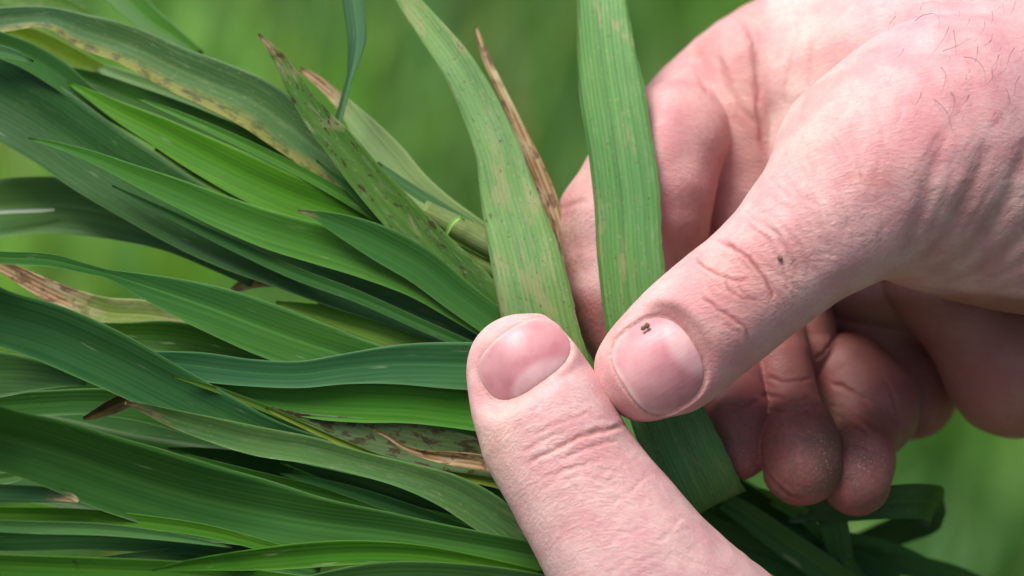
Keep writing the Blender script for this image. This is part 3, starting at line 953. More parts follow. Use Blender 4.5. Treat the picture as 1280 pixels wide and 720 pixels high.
V = V + N * (0.25 * vnoise(V, 0.12, 12) + 0.10 * vnoise(V, 0.3, 14))[:, None]
cre = [
    ([(652, 584), (688, 565), (728, 546), (788, 530)], 3.0, 0.42, 0.7),
    ([(664, 546), (700, 528), (740, 514)], 2.4, 0.13, 0.4),
    ([(700, 576), (735, 560), (778, 548)], 2.6, 0.18, 0.4),
    ([(652, 566), (685, 548), (710, 540)], 2.2, 0.14, 0.4),
    ([(672, 602), (715, 585), (760, 572)], 3.4, 0.14, 0.2),
]
for k in range(60):
    t = RNG.uniform(0, 1)
    cx, cy = 690 + t * 150 + RNG.uniform(-55, 55), 525 + t * 190 + RNG.uniform(-25, 25)
    ang = math.radians(-32 + RNG.uniform(-20, 20) + (60 if RNG.uniform() < 0.25 else 0))
    l = RNG.uniform(12, 34)
    cre.append(([(cx - l * math.cos(ang), cy - l * math.sin(ang)), (cx, cy + RNG.uniform(-4, 4)), (cx + l * math.cos(ang), cy + l * math.sin(ang))], RNG.uniform(2.2, 3.4), RNG.uniform(0.03, 0.09), 0.1))
V, red = apply_creases(V, Q, cre)
nail_l = Nail((651, 437), (-46, -65), (-0.14, 0.27, 0.95), 122 * PX, 80 * PX, 9.0, 14.0, 0.15, 0.16)
nail_l.place(V)
V, ni, ns, nd = nail_l.carve(V)
hand_l = hand_object(V, Q, M_SKIN_L, 'hand')
X, Y = to_px(V)
nz = vnoise(V, 0.10, 31); nz2 = vnoise(V, 0.35, 32)
nf = np.zeros(len(V)); nf[ni] = np.exp(-(np.maximum(ns, 0) / 1.6) ** 2)
nline = np.zeros(len(V)); nline[ni] = np.exp(-(ns / 0.35) ** 2)
layers = [
    (np.clip(0.30 + 0.35 * nz + 0.15 * nz2, 0, 1) * 0.38, (0.640, 0.390, 0.392)),
    (np.clip(vnoise(V, 0.16, 51) * 0.9 - 0.1, 0, 1) * 0.32, (0.60, 0.310, 0.305)),
    (np.clip(vnoise(V, 0.13, 53) * 0.9 - 0.1, 0, 1) * 0.5, (0.76, 0.58, 0.52)),
    (blob(X, Y, 620, 560, 40, 70, 20) * 0.35, (0.60, 0.43, 0.32)),
    (blob(X, Y, 735, 560, 60, 35, -30) * 0.30, (0.57, 0.300, 0.280)),
    (blob(X, Y, 720, 640, 60, 50) * 0.25, (0.58, 0.340, 0.320)),
    (np.clip(nf * 0.30, 0, 1), (0.60, 0.33, 0.28)),
    (np.clip(red * 0.9, 0, 0.85), (0.38, 0.145, 0.125)),
    (nline * 0.15, (0.36, 0.19, 0.15)),
]
set_color(hand_l, paint(np.tile(BASE_SKIN, (len(V), 1)), layers))
set_float(hand_l, 'dirt', nline * 0.35)
set_float(hand_l, 'dust', np.zeros(len(V)))
set_float(hand_l, 'wrinkle', np.clip(0.45 + 0.45 * blob(X, Y, 725, 560, 90, 60) , 0, 1))
tag(hand_l, 'pale clean thumb and hand rising from the lower edge, pressing the bunch of leaves', 'hand', 'pair of hands holding the leaves')
nail_l.mesh(hand_l)

# ------------------------------------------------------------------ leaves
BLUE, MIDG, BRIGHT, DARK, PALE, GREY, STRAW = ((0.045, 0.125, 0.050), (0.058, 0.145, 0.030), (0.078, 0.195, 0.014), (0.028, 0.085, 0.024),
                                            (0.190, 0.250, 0.120), (0.085, 0.150, 0.075), (0.34, 0.22, 0.11))

def leaf(label, st, z=(0, 0), col=MIDG, keel=0.18, cup=0.05, tilt=(0, 0), spots=0.0, lesion=0.0, drytip=-1.0, margin=0.0, rib=0.35, veins=0.40, crinkle=0.004,
         name='leaf', parent=None, thick=0.22, wave=0.25, group='leaves of the picked bunch'):
    """st: (px, py, apparent width px[, z mm]) from the tip to the base"""
    st = [(q[0], q[1], q[2], q[3] if len(q) > 3 else z[0] + (z[1] - z[0]) * i / (len(st) - 1)) for i, q in enumerate(st)]
    def spread(x, zz):
        t = min(max((330 - x) / 330, 0), 1.4)
        return zz * (1 + (0.95 if zz > 0 else 0.7) * t)
    st = [(q[0], q[1], q[2], spread(q[0], q[3])) for q in st]
    def run_out(a, b):                      # a blade leaving the picture goes on and tapers to its tip
        d = math.hypot(a[0] - b[0], a[1] - b[1]); dx, dy = (a[0] - b[0]) / d, (a[1] - b[1]) / d
        far = 90 + 2.2 * a[2]
        return [(a[0] + dx * far * f, a[1] + dy * far * f + 22 * f * f, a[2] * w_, a[3] - 7 * f * f) for f, w_ in ((0.4, 0.86), (0.75, 0.45), (1.0, 0.04))]
    if not parent and st[0][2] > 8 and (st[0][0] < 0 or st[0][1] < -20):
        st = run_out(st[0], st[1])[::-1] + st
    if not parent and st[-1][0] < 0:
        st = st + run_out(st[-1], st[-2])
    k = len(st)
    pts = []
    for i, s in enumerate(st):
        f = i / (k - 1)
        zz = s[3] if len(s) > 3 else z[0] + (z[1] - z[0]) * f
        tl = tilt[0] + (tilt[1] - tilt[0]) * f
        pts.append(list(loc(s[0], s[1], zz)) + [s[2] * PX * (D - zz) / D, tl])
    pts = np.array(pts)
    L = np.linalg.norm(np.diff(pts[:, :3], axis=0), axis=1).sum()
    n = int(np.clip(L / 1.3, 16, 110))
    c = catmull(pts, n)
    ctr, wid, tl = c[:, :3], np.maximum(c[:, 3], 0.12), np.radians(c[:, 4])
    sd_ = sum(ord(ch) * (i + 3) for i, ch in enumerate(label or name)) % 9973
    ph = sd_ * 0.37
    tan = np.gradient(ctr, axis=0)
    tan /= np.linalg.norm(tan, axis=1)[:, None]
    side = np.zeros((n, 3)); prev = None
    for i in range(n):
        t = tan[i]
        v = np.array((t[1], -t[0], 0.0))
        m = np.linalg.norm(v)
        if prev is None:
            s = v / max(m, 1e-6)
        else:
            w_ = smoothstep(0.25, 0.6, np.array(m))
            vv = v / max(m, 1e-6)
            if vv @ prev < 0 and m < 0.75: vv = prev
            s = prev * (1 - w_) + vv * w_
            s = s - t * (s @ t); s /= np.linalg.norm(s)
        prev = s
        side[i] = s
    nrm = np.cross(side, tan)
    ct, st_ = np.cos(tl)[:, None], np.sin(tl)[:, None]
    s2 = side * ct + nrm * st_
    n2 = nrm * ct - side * st_
    n2[n2[:, 2].mean() * np.ones(n) < 0] *= 1
    true = wid / np.maximum(np.cos(tl), 0.3)
    m = 13
    us = np.linspace(-1, 1, m)
    arc = np.concatenate(([0], np.cumsum(np.linalg.norm(np.diff(ctr, axis=0), axis=1))))
    topv = np.zeros((n, m, 3)); off = np.zeros((n, m))
    sgn = np.sign(n2[:, 2].mean()) or 1.0
    for j, u in enumerate(us):
        hgt = (keel * (math.sqrt(u * u + 0.012) - 0.5) + cup * (u * u - 0.4)) * true / 2
        rip = wave * np.sin(arc * 0.23 + ph + 1.3 * u) * 0.4 * abs(u) ** 2 * np.minimum(true / 8, 1) + wave * 0.15 * np.sin(arc * 0.71 + ph * 2 + (2.1 if u > 0 else 0)) * abs(u) ** 3 * np.minimum(true / 8, 1)
        edge = 1 + 0.010 * np.sin(arc * 0.31 + ph + (3 if u > 0 else 0)) + crinkle * (0.5 * np.sin(arc * 1.7 + ph) + 0.5 * np.sin(arc * 4.1 + ph)) * (u < -0.9)
        topv[:, j] = ctr + s2 * (u * true / 2 * edge)[:, None] + n2 * (sgn * (hgt + rip))[:, None]
    tk = thick * np.minimum(1, true / 1.5)[:, None] * np.array([1.0 - 0.75 * abs(u) ** 4 + (0.8 if abs(u) < 0.1 else 0) for u in us])[None, :]
    botv = topv - n2[:, None, :] * (sgn * tk)[:, :, None]
    verts = np.concatenate((topv.reshape(-1, 3), botv.reshape(-1, 3)))
    gi = np.arange(n * m).reshape(n, m)
    a = np.stack((gi[:-1, :-1], gi[:-1, 1:], gi[1:, 1:], gi[1:, :-1]), axis=-1).reshape(-1, 4)
    if sgn < 0: a = a[:, ::-1]
    b = a[:, ::-1] + n * m
    rims = []
    for q in (gi[:, 0], gi[:, -1], gi[0, :], gi[-1, :]):
        rims.append(np.stack((q[:-1], q[1:], q[1:] + n * m, q[:-1] + n * m), axis=1))
    faces = np.concatenate([a, b] + rims)
    o = link_mesh(name, to_world(verts), faces, M_LEAF, parent, origin=None if parent else to_world(ctr[-1]))
    me = o.data
    uvl = me.uv_layers.new(name='UVMap')
    vu = np.tile(np.tile((us + 1) / 2, n), 2)
    vv = np.tile(np.repeat(arc / 10, m), 2)
    li = np.zeros(len(me.loops), np.int32); me.loops.foreach_get('vertex_index', li)
    uvl.data.foreach_set('uv', np.stack((vu[li], vv[li]), axis=1).astype(np.float32).ravel())
    set_float(o, 'along', np.tile(np.repeat(arc / arc[-1], m), 2))
    set_float(o, 'width', np.tile((us[None, :] * true[:, None] / 20).ravel(), 2))
    o.color = tuple(x * sat * (1 + 0.08 * math.sin(ph * 3.3 + q)) for q, (x, sat) in enumerate(zip(col, (0.95, 1.28, 0.75)))) + (1,)
    o['spots'] = float(spots); o['lesion'] = float(lesion); o['drytip'] = float(drytip); o['margin'] = float(margin); o['rib'] = float(rib); o['veins'] = float(veins)
    if not parent:
        tag(o, label, 'leaf', group)
    return o

# the two leaves being shown
leaf('broad upright leaf held between thumb and forefinger, curling down below the nail',
     [(738, -120, 40, -26), (746, -50, 54, -19), (752, 0, 61, -14.5), (757, 60, 72, -11), (765, 115, 82, -8.4), (773, 165, 82, -6.4), (780, 215, 84, -5), (785, 265, 83, -4),
      (788, 320, 83, -3), (796, 390, 84, -2.4), (812, 455, 86, -2.2), (832, 515, 92, -2), (851, 560, 98, -1), (872, 605, 100, -2), (884, 630, 100, -6), (887, 637, 98, -13), (878, 632, 90, -22)],
     col=(0.125, 0.220, 0.115), keel=0.05, cup=0.03, lesion=0.45, spots=0.40, rib=0.2, veins=1.0, crinkle=0.03)
leaf('upright mottled leaf rising from under the lower thumbnail, notched on one edge',
     [(430, -130, 10, -24), (470, -60, 20, -20), (510, 0, 27, -17), (541, 40, 35, -15), (572, 82, 42, -13), (603, 140, 50, -11), (622, 188, 57, -9), (634, 240, 70, -7), (654, 310, 86, -4), (663, 350, 91, -2.6),
      (674, 400, 93, -2.2), (690, 460, 94, -2.5), (715, 540, 90, -4), (760, 640, 80, -8)],
     col=(0.180, 0.245, 0.135), keel=0.05, cup=0.04, lesion=0.66, spots=0.50, rib=0.25, veins=0.9, crinkle=0.015)
leaf('thin dry brown leaf tip standing behind the mottled upright leaf',
     [(594, 33, 4), (601, 55, 8), (611, 82, 11), (627, 115, 11), (645, 155, 15), (663, 195, 19), (680, 236, 21), (692, 270, 20), (704, 320, 18), (716, 390, 18)],
     z=(-20, -8), col=STRAW, keel=0.5, drytip=2.0, tilt=(20, 30), spots=0.3)
leaf('pointed leaf with dark brown spots slanting across to the lower thumbnail',
     [(323, 42, 3), (335, 56, 9), (352, 77, 17), (371, 110, 25), (398, 150, 33), (425, 180, 40), (459, 222, 44), (500, 268, 48), (542, 312, 51), (582, 352, 55), (618, 395, 56), (660, 445, 54)],
     z=(-2, -4), col=(0.095, 0.165, 0.048), keel=0.17, spots=0.68, lesion=0.46, drytip=0.07, veins=0.4)
leaf('pale dying leaf with straw tip behind the spotted pointed leaf',
     [(375, 86, 6), (393, 98, 11), (412, 114, 15), (435, 137, 22), (458, 165, 36), (486, 197, 43), (517, 232, 40), (550, 258, 34), (590, 285, 30), (650, 330, 30)],
     z=(-20, -14), col=(0.27, 0.31, 0.22), lesion=0.5, drytip=0.16, rib=0.1)
leaf('narrow twisted blue green leaf hanging from above beside the pale dying leaf',
     [(432, -90, 30), (437, -40, 30), (441, 0, 27), (446, 45, 24), (443, 72, 16), (437, 98, 8), (430, 124, 9), (423, 150, 9), (410, 190, 9)],
     z=(-10, -11), col=(0.12, 0.20, 0.16), tilt=(0, 10), rib=0.2)

# upper fan
leaf('long arching leaf with yellow and brown lower margin, topmost of the fan',
     [(-70, 34, 34), (0, 25, 32), (60, 22, 27), (107, 40, 44), (160, 57, 50), (225, 88, 57), (275, 109, 62), (320, 130, 66), (370, 166, 62), (420, 206, 54), (480, 256, 40), (560, 320, 34), (640, 390, 30)],
     z=(-8, -9), col=(0.088, 0.150, 0.090), margin=0.6, lesion=0.35, spots=0.40, rib=0.6, keel=0.20)
leaf('yellow green leaf with brown patches under the long arching leaf',
     [(5, 38, 22), (45, 52, 32), (85, 72, 32), (125, 92, 26), (165, 110, 20), (220, 138, 20), (300, 180, 22)],
     z=(-15, -17), col=(0.13, 0.17, 0.012), spots=0.55, lesion=0.3)
leaf('silvery striped leaf edge between the arching leaf and the dark folded leaf',
     [(120, 82, 10), (150, 95, 18), (200, 113, 22), (250, 134, 20), (310, 165, 24), (380, 205, 26)],
     z=(-16, -16), col=(0.15, 0.22, 0.15), rib=0.9)
leaf('short rounded leaf at the frame edge crossing under the arching leaf',
     [(-60, 30, 34), (-10, 52, 32), (35, 70, 34), (75, 94, 34), (108, 120, 28), (160, 150, 26), (230, 190, 26)],
     z=(-6, -10), col=(0.060, 0.150, 0.045), keel=0.20)
leaf('dark green folded leaf running below the arching leaf',
     [(62, 80, 3), (90, 91, 14), (120, 105, 28), (175, 128, 36), (235, 152, 40), (300, 180, 42), (360, 207, 42), (420, 240, 42), (490, 285, 38), (560, 335, 34), (640, 400, 30)],
     z=(-11, -8), col=(0.050, 0.135, 0.030), keel=0.18)
leaf('bright yellow green leaf glowing in the middle of the upper fan',
     [(84, 103, 2), (110, 117, 12), (150, 140, 25), (200, 165, 38), (250, 192, 48), (310, 222, 56), (360, 244, 54), (410, 262, 44), (470, 283, 36), (540, 325, 32), (630, 395, 30)],
     z=(-8, -7), col=BRIGHT, keel=0.20, rib=0.1)
leaf('very broad dark blue green leaf with pale scratches crossing the whole fan',
     [(-90, 60, 96), (-20, 108, 100), (50, 150, 98), (130, 204, 94), (210, 254, 88), (290, 297, 80), (370, 330, 72), (440, 360, 62), (500, 384, 52), (560, 412, 46), (620, 438, 42), (690, 470, 40)],
     z=(-9, -5), col=(0.032, 0.095, 0.040), keel=0.17, lesion=0.12)
leaf('slender leaf with a fine pale tip lying on the broad dark leaf',
     [(36, 173, 3), (70, 181, 8), (115, 196, 15), (165, 217, 24), (220, 240, 34), (280, 266, 42), (340, 288, 48), (400, 306, 50), (460, 326, 46), (520, 352, 40), (580, 388, 36), (650, 430, 34)],
     z=(-3, -4), col=(0.068, 0.165, 0.030), keel=0.20)
leaf('short leaf with a beige tip above the slender pale-tipped leaf',
     [(372, 263, 3), (395, 269, 12), (430, 283, 30), (475, 304, 44), (525, 332, 46), (570, 368, 42), (630, 412, 38)],
     z=(-1, -3.4), col=(0.050, 0.130, 0.038), drytip=0.03, keel=0.17)
smooth_leaf = leaf('smooth mid green leaf with a white streak entering at the frame edge',
     [(320, 348, 26), (270, 318, 40), (215, 290, 50), (150, 270, 62), (75, 257, 71), (0, 261, 72), (-80, 275, 70)][::-1],
     z=(-14, -12), col=(0.105, 0.195, 0.085), keel=0.12, rib=0.5)
leaf('', [(68, 262, 3), (50, 263, 5), (20, 264, 5), (-20, 266, 5)], z=(-12.2, -12.2), col=(0.5, 0.42, 0.6), name='scar', parent=smooth_leaf, keel=0.02, wave=0.0, thick=0.1)
leaf('small leaf pointing down from the top corner behind the arching leaf',
     [(100, -70, 34), (130, -32, 44), (160, 0, 41), (190, 28, 33), (215, 44, 24), (250, 70, 14)],
     z=(-24, -22), col=(0.055, 0.150, 0.022), keel=0.12)
leaf('leaf crossing the top corner of the picture above the arching leaf',
     [(-60, -26, 26), (0, -12, 28), (50, -2, 26), (85, 9, 20), (125, 28, 10)],
     z=(-25, -23), col=(0.09, 0.15, 0.03), keel=0.1, lesion=0.4)

# stems at the heart of the bunch
leaf('narrow dark leaf edge lying along the pale stem', [(470, 205, 8), (510, 234, 13), (550, 259, 14), (590, 284, 14), (640, 320, 14)], z=(-12, -9), col=(0.07, 0.14, 0.06), tilt=(30, 30), rib=0.9)
def stem(label, a, b, r0, r1, z0, z1, col):
    st = np.array([list(loc(*a, z0)) + [r0 * PX], list(loc((a[0] + b[0]) / 2, (a[1] + b[1]) / 2 - 2, (z0 + z1) / 2)) + [(r0 + r1) / 2 * PX * 1.12], list(loc(*b, z1)) + [r1 * PX]])
    c = catmull(st, 24)
    VV, FF, U = [], [], []
    k = 16
    for i in range(24):
        t = c[min(i + 1, 23), :3] - c[max(i - 1, 0), :3]; t /= np.linalg.norm(t)
        s1 = np.cross(t, (0, 0, 1.0)); s1 /= np.linalg.norm(s1); s2 = np.cross(t, s1)
        for q in range(k):
            th = 2 * math.pi * q / k
            VV.append(c[i, :3] + c[i, 3] * (math.cos(th) * s1 + math.sin(th) * s2)); U.append((q / k, i * 0.15))
        if i:
            for q in range(k):
                FF.append(((i - 1) * k + q, (i - 1) * k + (q + 1) % k, i * k + (q + 1) % k, i * k + q))
    FF.append(tuple(range(k))[::-1]); FF.append(tuple(range(23 * k, 24 * k)))
    o = link_mesh('stem', to_world(VV), FF, M_LEAF, origin=to_world(c[-1, :3]))
    uvl = o.data.uv_layers.new(name='UVMap')
    for lp in o.data.loops:
        uvl.data[lp.index].uv = U[lp.vertex_index]
    set_float(o, 'along', [u[1] / 3.5 for u in U]); set_float(o, 'width', [u[0] * 1.6 for u in U])
    o.color = col + (1,)
    for p_, v_ in (('spots', 0.25), ('lesion', 0.45), ('drytip', -1.0), ('margin', 0.0), ('rib', 0.0), ('veins', 0.6)): o[p_] = v_
    tag(o, label, 'stem', 'stems of the picked bunch')
    return o
stm = stem('pale green stem joint with a curled white tendril beside the upright leaf', (528, 262), (680, 345), 13, 17, -9, -8, (0.22, 0.30, 0.09))
leaf('', [(556, 299, 2, -6), (560, 288, 5, -5.2), (566, 278, 5, -4.8), (575, 272, 4, -5), (581, 275, 3, -6)], col=(0.33, 0.42, 0.22), name='auricle', parent=stm, wave=0.0, tilt=(0, 0))
stem('thin stem below the tendril, running under the lower thumbnail', (470, 268), (680, 372), 8, 10, -11, -8, (0.14, 0.24, 0.05))

# middle of the fan
leaf('dead straw coloured leaf with brown flecks between the two smooth green leaves',
     [(-40, 316, 8), (-8, 328, 13), (20, 342, 19), (55, 360, 26), (95, 378, 32), (135, 391, 38), (180, 394, 38), (235, 402, 28), (300, 416, 22), (380, 436, 20)],
     z=(-6, -7), col=(0.20, 0.24, 0.09), drytip=0.34, lesion=0.6, spots=0.35, rib=0.8)
leaf('glossy leaf with a sharp bend and yellow midrib stripe in mid fan',
     [(-60, 316, 14), (0, 322, 16), (60, 325, 17), (105, 335, 13), (134, 342, 11), (165, 352, 24), (210, 367, 43), (270, 388, 60), (330, 411, 67), (390, 432, 64), (450, 450, 52), (515, 466, 42), (590, 480, 36), (660, 500, 34)],
     z=(2, -5), col=(0.055, 0.140, 0.042), keel=0.13, rib=0.9)
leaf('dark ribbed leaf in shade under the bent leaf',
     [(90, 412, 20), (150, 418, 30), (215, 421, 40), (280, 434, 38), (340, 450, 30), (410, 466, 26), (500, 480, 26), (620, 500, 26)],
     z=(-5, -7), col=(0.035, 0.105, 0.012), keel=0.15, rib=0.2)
leaf('small bright backlit leaf deep between bent leaf and broad dark leaf',
     [(345, 378, 4), (385, 386, 14), (435, 400, 28), (485, 414, 32), (540, 432, 28), (620, 455, 26)],
     z=(-9, -7), col=(0.15, 0.26, 0.05), keel=0.20)
leaf('orange dry tip peeping out under the broad dark leaf',
     [(288, 364, 4), (300, 358, 13), (318, 352, 16), (350, 352, 14), (400, 362, 12)], z=(-15, -15), col=STRAW, drytip=2.0, spots=0.2)
leaf('tan dry tip peeping out just behind the bright backlit leaf',
     [(392, 386, 2), (402, 380, 8), (412, 376, 10), (440, 372, 10)], z=(-16, -16), col=STRAW, drytip=2.0)
leaf('blue green leaf with pale midrib running straight into the lower thumbnail',
     [(185, 450, 22), (250, 458, 36), (315, 466, 34), (375, 468, 34), (430, 461, 38), (490, 456, 48), (550, 456, 57), (620, 460, 60), (690, 475, 56)],
     z=(2, -2.6), col=(0.050, 0.128, 0.062), keel=0.17, rib=0.8)
leaf('bright green leaf side by side below the straight blue green leaf',
     [(250, 478, 8), (300, 488, 22), (350, 496, 36), (400, 501, 47), (450, 503, 50), (505, 505, 47), (560, 511, 46), (640, 522, 46), (700, 535, 44)],
     z=(0, -3.4), col=(0.055, 0.155, 0.020), keel=0.17, rib=0.2)
leaf('grey green leaf peppered with black spots beside the lower thumb',
     [(330, 508, 4), (370, 522, 14), (410, 534, 30), (455, 544, 44), (505, 554, 52), (560, 566, 56), (620, 580, 50), (680, 600, 46)],
     z=(0, -4.6), col=(0.105, 0.135, 0.095), spots=0.95, lesion=0.25, margin=0.0, rib=0.1)
leaf('shrivelled brown leaf tip curled on the black-spotted leaf',
     [(468, 538, 4), (484, 545, 5), (503, 558, 6), (528, 567, 10), (556, 572, 16), (590, 576, 19), (640, 586, 18)],
     z=(2.6, -2.4), col=STRAW, drytip=2.0, keel=0.5, spots=0.4)
leaf('yellow rimmed rolled leaf edge under the black-spotted leaf',
     [(332, 510, 4), (375, 530, 7), (425, 552, 8), (480, 574, 9), (540, 590, 10), (600, 600, 11), (660, 612, 12)],
     z=(3, -3.6), col=(0.15, 0.19, 0.03), spots=0.3, keel=0.5, margin=0.4)

# lower fan, nearest the lens
leaf('wide blue green leaf sweeping down from the frame edge in front of the fan',
     [(-110, 368, 84), (-50, 380, 82), (0, 397, 70), (60, 415, 74), (130, 446, 74), (200, 481, 66), (270, 516, 56), (340, 547, 44), (420, 570, 36), (500, 590, 32), (580, 612, 30), (660, 640, 30)],
     z=(9, -4.5), col=(0.045, 0.125, 0.060), keel=0.17, rib=0.4)
leaf('faded grey green leaf with a blunt beige tip and brown streak, twisting at the thumb',
     [(157, 504, 5), (175, 508, 10), (205, 519, 20), (255, 534, 30), (320, 551, 37), (390, 563, 34), (450, 579, 30), (510, 595, 34), (560, 613, 44), (602, 637, 50), (640, 664, 46), (700, 706, 40)],
     z=(9, -3), col=(0.095, 0.165, 0.085), lesion=0.38, drytip=0.05, spots=0.2, rib=0.2)
leaf('largest lower leaf, bright towards the frame edge and nearest the viewer',
     [(-110, 512, 84), (-50, 532, 84), (0, 547, 78), (80, 570, 88), (160, 598, 96), (240, 622, 96), (320, 640, 86), (400, 654, 66), (480, 664, 50), (560, 676, 40), (640, 690, 36), (720, 706, 34)],
     z=(15, -3), col=(0.052, 0.140, 0.035), keel=0.28, rib=0.5)
leaf('pale striped leaf end ending above the largest lower leaf',
     [(108, 480, 4), (80, 475, 18), (45, 470, 38), (0, 468, 58), (-60, 468, 66)][::-1], z=(4, 4), col=(0.085, 0.180, 0.085), keel=0.12)
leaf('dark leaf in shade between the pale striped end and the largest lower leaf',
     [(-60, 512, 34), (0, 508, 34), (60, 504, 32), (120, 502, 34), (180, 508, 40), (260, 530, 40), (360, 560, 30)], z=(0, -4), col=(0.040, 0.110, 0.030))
leaf('dark brown shrivelled leaf curl in the shade of the wide blue green leaf',
     [(104, 523, 4), (122, 517, 14), (145, 506, 20), (170, 497, 18), (200, 502, 10), (240, 510, 10)], z=(2.5, 0), col=(0.10, 0.06, 0.02), drytip=-1, spots=0.8, keel=0.3)
leaf('bright green leaf with a grey edge at the bottom beside the thumb base',
     [(190, 713, 2), (240, 706, 14), (310, 700, 26), (380, 694, 32), (450, 690, 30), (520, 692, 24), (590, 702, 18), (680, 722, 18)],
     z=(15, -1), col=(0.060, 0.165, 0.016), keel=0.2, rib=0.1)
leaf('lowest grey green leaf leaving the picture beneath the thumb base',
     [(330, 748, 22), (400, 733, 34), (470, 724, 42), (550, 723, 42), (640, 732, 42), (740, 752, 42)], z=(17, -3), col=(0.055, 0.120, 0.050))
leaf('blue green leaf with a chewed brown tip low at the frame edge',
     [(98, 626, 5), (86, 621, 14), (50, 618, 20), (0, 616, 22), (-70, 612, 24)], z=(10, 10), col=(0.060, 0.150, 0.085), drytip=0.06)
for lb, st, zz, cl in [
    ('thin bright leaf just under the chewed brown tipped leaf', [(-60, 640, 18), (0, 642, 18), (80, 644, 18), (160, 650, 18), (260, 664, 16), (360, 690, 14)], (9, 8), (0.08, 0.19, 0.02)),
    ('small leaf point above the chewed brown tipped leaf', [(-50, 606, 14), (-10, 600, 16), (20, 596, 12), (36, 592, 4)], (8, 9), (0.07, 0.15, 0.06)),
    ('second lowest leaf at the corner, dull blue green', [(-60, 672, 26), (20, 674, 30), (110, 672, 32), (200, 676, 30), (300, 690, 24), (400, 714, 18)], (8, 4), (0.045, 0.115, 0.045)),
    ('pale grey leaf edge low in the corner above the bright bottom leaf', [(90, 702, 2), (130, 700, 10), (190, 696, 18), (270, 690, 22), (340, 686, 22), (420, 690, 22), (540, 700, 22), (680, 722, 22)], (11, -6), (0.085, 0.155, 0.085)),
    ('lowest corner leaf, fresh green', [(-60, 704, 26), (20, 708, 30), (110, 712, 32), (210, 716, 32), (320, 726, 30), (430, 740, 26)], (11, 10), (0.055, 0.150, 0.020)),
    ('dark leaf lying deep under the faded grey green leaf', [(210, 560, 2), (250, 568, 18), (320, 584, 36), (400, 600, 46), (480, 616, 46), (560, 634, 40), (650, 660, 40)], (-4, -9), (0.035, 0.105, 0.022)),
    ('dark glossy leaf under the twisting faded leaf by the thumb', [(350, 578, 2), (390, 587, 14), (440, 598, 34), (500, 618, 44), (560, 640, 46), (630, 672, 44), (720, 715, 40)], (0, -8), (0.040, 0.110, 0.032)),
    ('shaded leaf at the back of the lower fan', [(-60, 545, 110), (60, 575, 110), (180, 600, 110), (320, 625, 110), (460, 645, 100), (640, 675, 80)], (-14, -14), (0.030, 0.090, 0.020)),  # extra filler leaf, depth shade put into its dark colour
    ('shaded leaf at the back of the mid fan', [(-60, 480, 80), (60, 490, 90), (200, 505, 100), (340, 525, 90), (480, 545, 80), (640, 570, 60)], (-17, -16), (0.030, 0.095, 0.020)),  # another added filler, its dark colour stands in for shade in the gaps
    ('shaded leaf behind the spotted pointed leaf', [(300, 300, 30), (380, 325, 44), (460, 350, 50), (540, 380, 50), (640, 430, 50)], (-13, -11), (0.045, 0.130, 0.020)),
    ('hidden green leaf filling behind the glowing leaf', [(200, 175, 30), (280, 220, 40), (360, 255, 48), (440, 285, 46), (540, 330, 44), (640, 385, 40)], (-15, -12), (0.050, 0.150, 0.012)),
    ]:
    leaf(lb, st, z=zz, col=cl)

for lb, st, zz, cl in [
    ('thin blade lying along the dark folded leaf in the upper fan', [(170, 122, 2), (230, 146, 9), (310, 182, 13), (400, 228, 14), (490, 284, 13), (600, 370, 12)], (-8, -6), (0.060, 0.150, 0.028)),
    ('thin blade resting on the lower half of the broad scratched leaf', [(140, 232, 2), (200, 262, 9), (290, 306, 14), (370, 342, 16), (450, 372, 15), (540, 412, 14), (640, 455, 12)], (-4.5, -4), (0.040, 0.115, 0.034)),
    ('thin green blade in the shaded gap below the faded grey green leaf', [(225, 566, 2), (300, 590, 13), (380, 612, 19), (460, 630, 19), (560, 652, 17), (660, 684, 14)], (1, -6), (0.052, 0.140, 0.026)),
    ('second thin blade in the shaded gap, closer to the thumb', [(350, 592, 2), (410, 606, 12), (480, 628, 17), (560, 656, 17), (650, 692, 14)], (3, -5), (0.048, 0.125, 0.045)),
    ('pale thin blade near the bottom corner with its tip inside the picture', [(-50, 656, 14), (40, 659, 16), (130, 662, 15), (220, 672, 10), (290, 684, 2)], (11, 12), (0.080, 0.165, 0.080)),
    ('pale blunt blade tip at the frame edge below the arching leaf', [(-60, 52, 12), (-20, 60, 14), (15, 67, 13), (42, 77, 3)], (-3, -4), (0.085, 0.180, 0.100)),
    ('thin yellowish blade between the wide blue green leaf and the bright side leaf', [(215, 470, 2), (262, 484, 7), (310, 502, 9), (370, 526, 9), (450, 556, 9), (560, 590, 9)], (4, -3.8), (0.100, 0.175, 0.030)),
    ('thin dark blade beside the pointed spotted leaf', [(395, 200, 2), (440, 240, 9), (490, 286, 12), (540, 330, 12), (600, 388, 12)], (-6, -6), (0.048, 0.125, 0.040)),
    ]:
    leaf(lb, st, z=zz, col=cl)

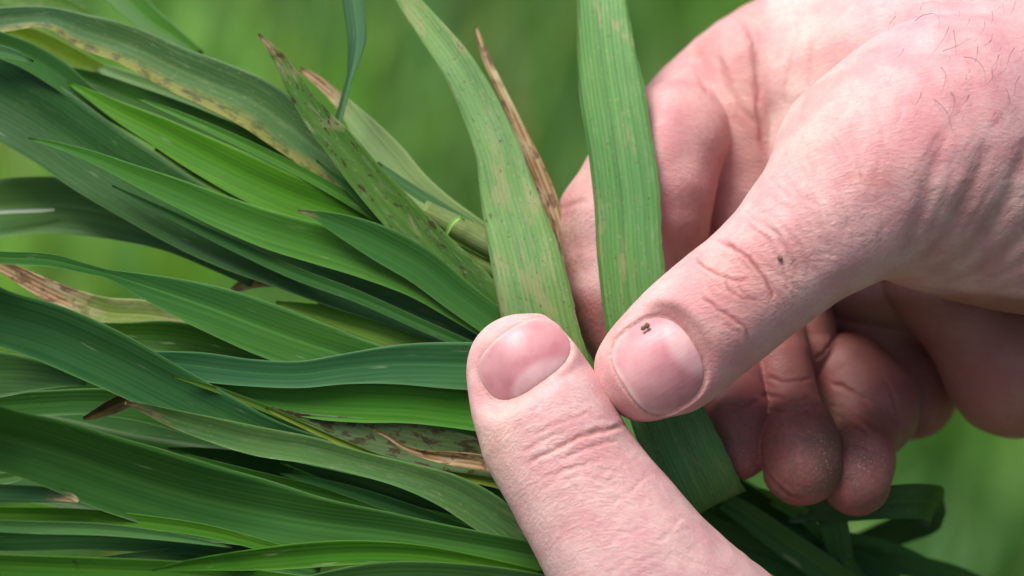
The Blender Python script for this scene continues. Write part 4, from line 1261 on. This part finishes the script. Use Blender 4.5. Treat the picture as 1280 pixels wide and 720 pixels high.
# base of the bunch on the far side of the hands
leaf('dark leaf band looped back on itself below the little finger',
     [(985, 640, 26, -20), (1040, 636, 34, -18), (1090, 630, 40, -16), (1135, 626, 43, -16), (1160, 627, 45, -19), (1171, 633, 46, -27), (1160, 648, 42, -36), (1110, 668, 34, -42), (1050, 690, 28, -46)],
     col=(0.045, 0.095, 0.035), keel=0.05, lesion=0.1)
leaf('leaf end pointing away low beneath the looped band',
     [(1030, 688, 22), (1090, 699, 27), (1150, 709, 28), (1205, 722, 22), (1260, 742, 8)][::-1], z=(-34, -34), col=(0.045, 0.105, 0.035))
leaf('green strap of leaf leaving the curled upright leaf towards the bottom edge',
     [(905, 625, 24), (935, 645, 30), (975, 674, 34), (1025, 708, 36), (1075, 745, 32), (1130, 790, 26)], z=(-14, -22), col=(0.050, 0.130, 0.045), keel=0.2)
leaf('wide dark leaf emerging beside the base of the lower thumb',
     [(850, 640, 30), (900, 668, 40), (960, 692, 46), (1030, 720, 46), (1110, 760, 40)], z=(-18, -26), col=(0.042, 0.115, 0.040), keel=0.15)
leaf('small curled leaf standing under the middle fingertips',
     [(1052, 700, 30, -22), (1046, 672, 34, -20), (1040, 650, 36, -19), (1028, 634, 34, -22), (1008, 634, 30, -28), (985, 645, 26, -33)], col=(0.055, 0.120, 0.045), keel=0.05)
leaf('short bright sliver of leaf under the fingertips', [(948, 611, 4), (965, 619, 9), (985, 628, 10), (1010, 640, 8)], z=(-15, -17), col=(0.10, 0.20, 0.04))
for lb, st, zz, cl in [
    ('thin twisted blade tangled under the looped band', [(945, 650, 8), (1000, 668, 13), (1060, 672, 14), (1110, 682, 12), (1160, 702, 8), (1195, 722, 2)], (-22, -30), (0.050, 0.120, 0.040)),
    ('thin blade bending down between the strap and the looped band', [(965, 628, 8), (1005, 650, 12), (1050, 690, 14), (1085, 735, 12)], (-18, -24), (0.060, 0.140, 0.045)),
    ('shaded leaf at the back of the bunch base', [(820, 600, 60), (900, 640, 66), (980, 690, 66), (1080, 750, 60)], (-36, -40), (0.030, 0.080, 0.022)),  # filler leaf added dark, shade of the gap put into its colour
    ('deep shaded leaf crossing behind the bunch base', [(900, 610, 50), (960, 650, 56), (1020, 690, 56), (1090, 740, 50)], (-44, -44), (0.030, 0.080, 0.022)),  # second dark filler, likewise coloured for shade
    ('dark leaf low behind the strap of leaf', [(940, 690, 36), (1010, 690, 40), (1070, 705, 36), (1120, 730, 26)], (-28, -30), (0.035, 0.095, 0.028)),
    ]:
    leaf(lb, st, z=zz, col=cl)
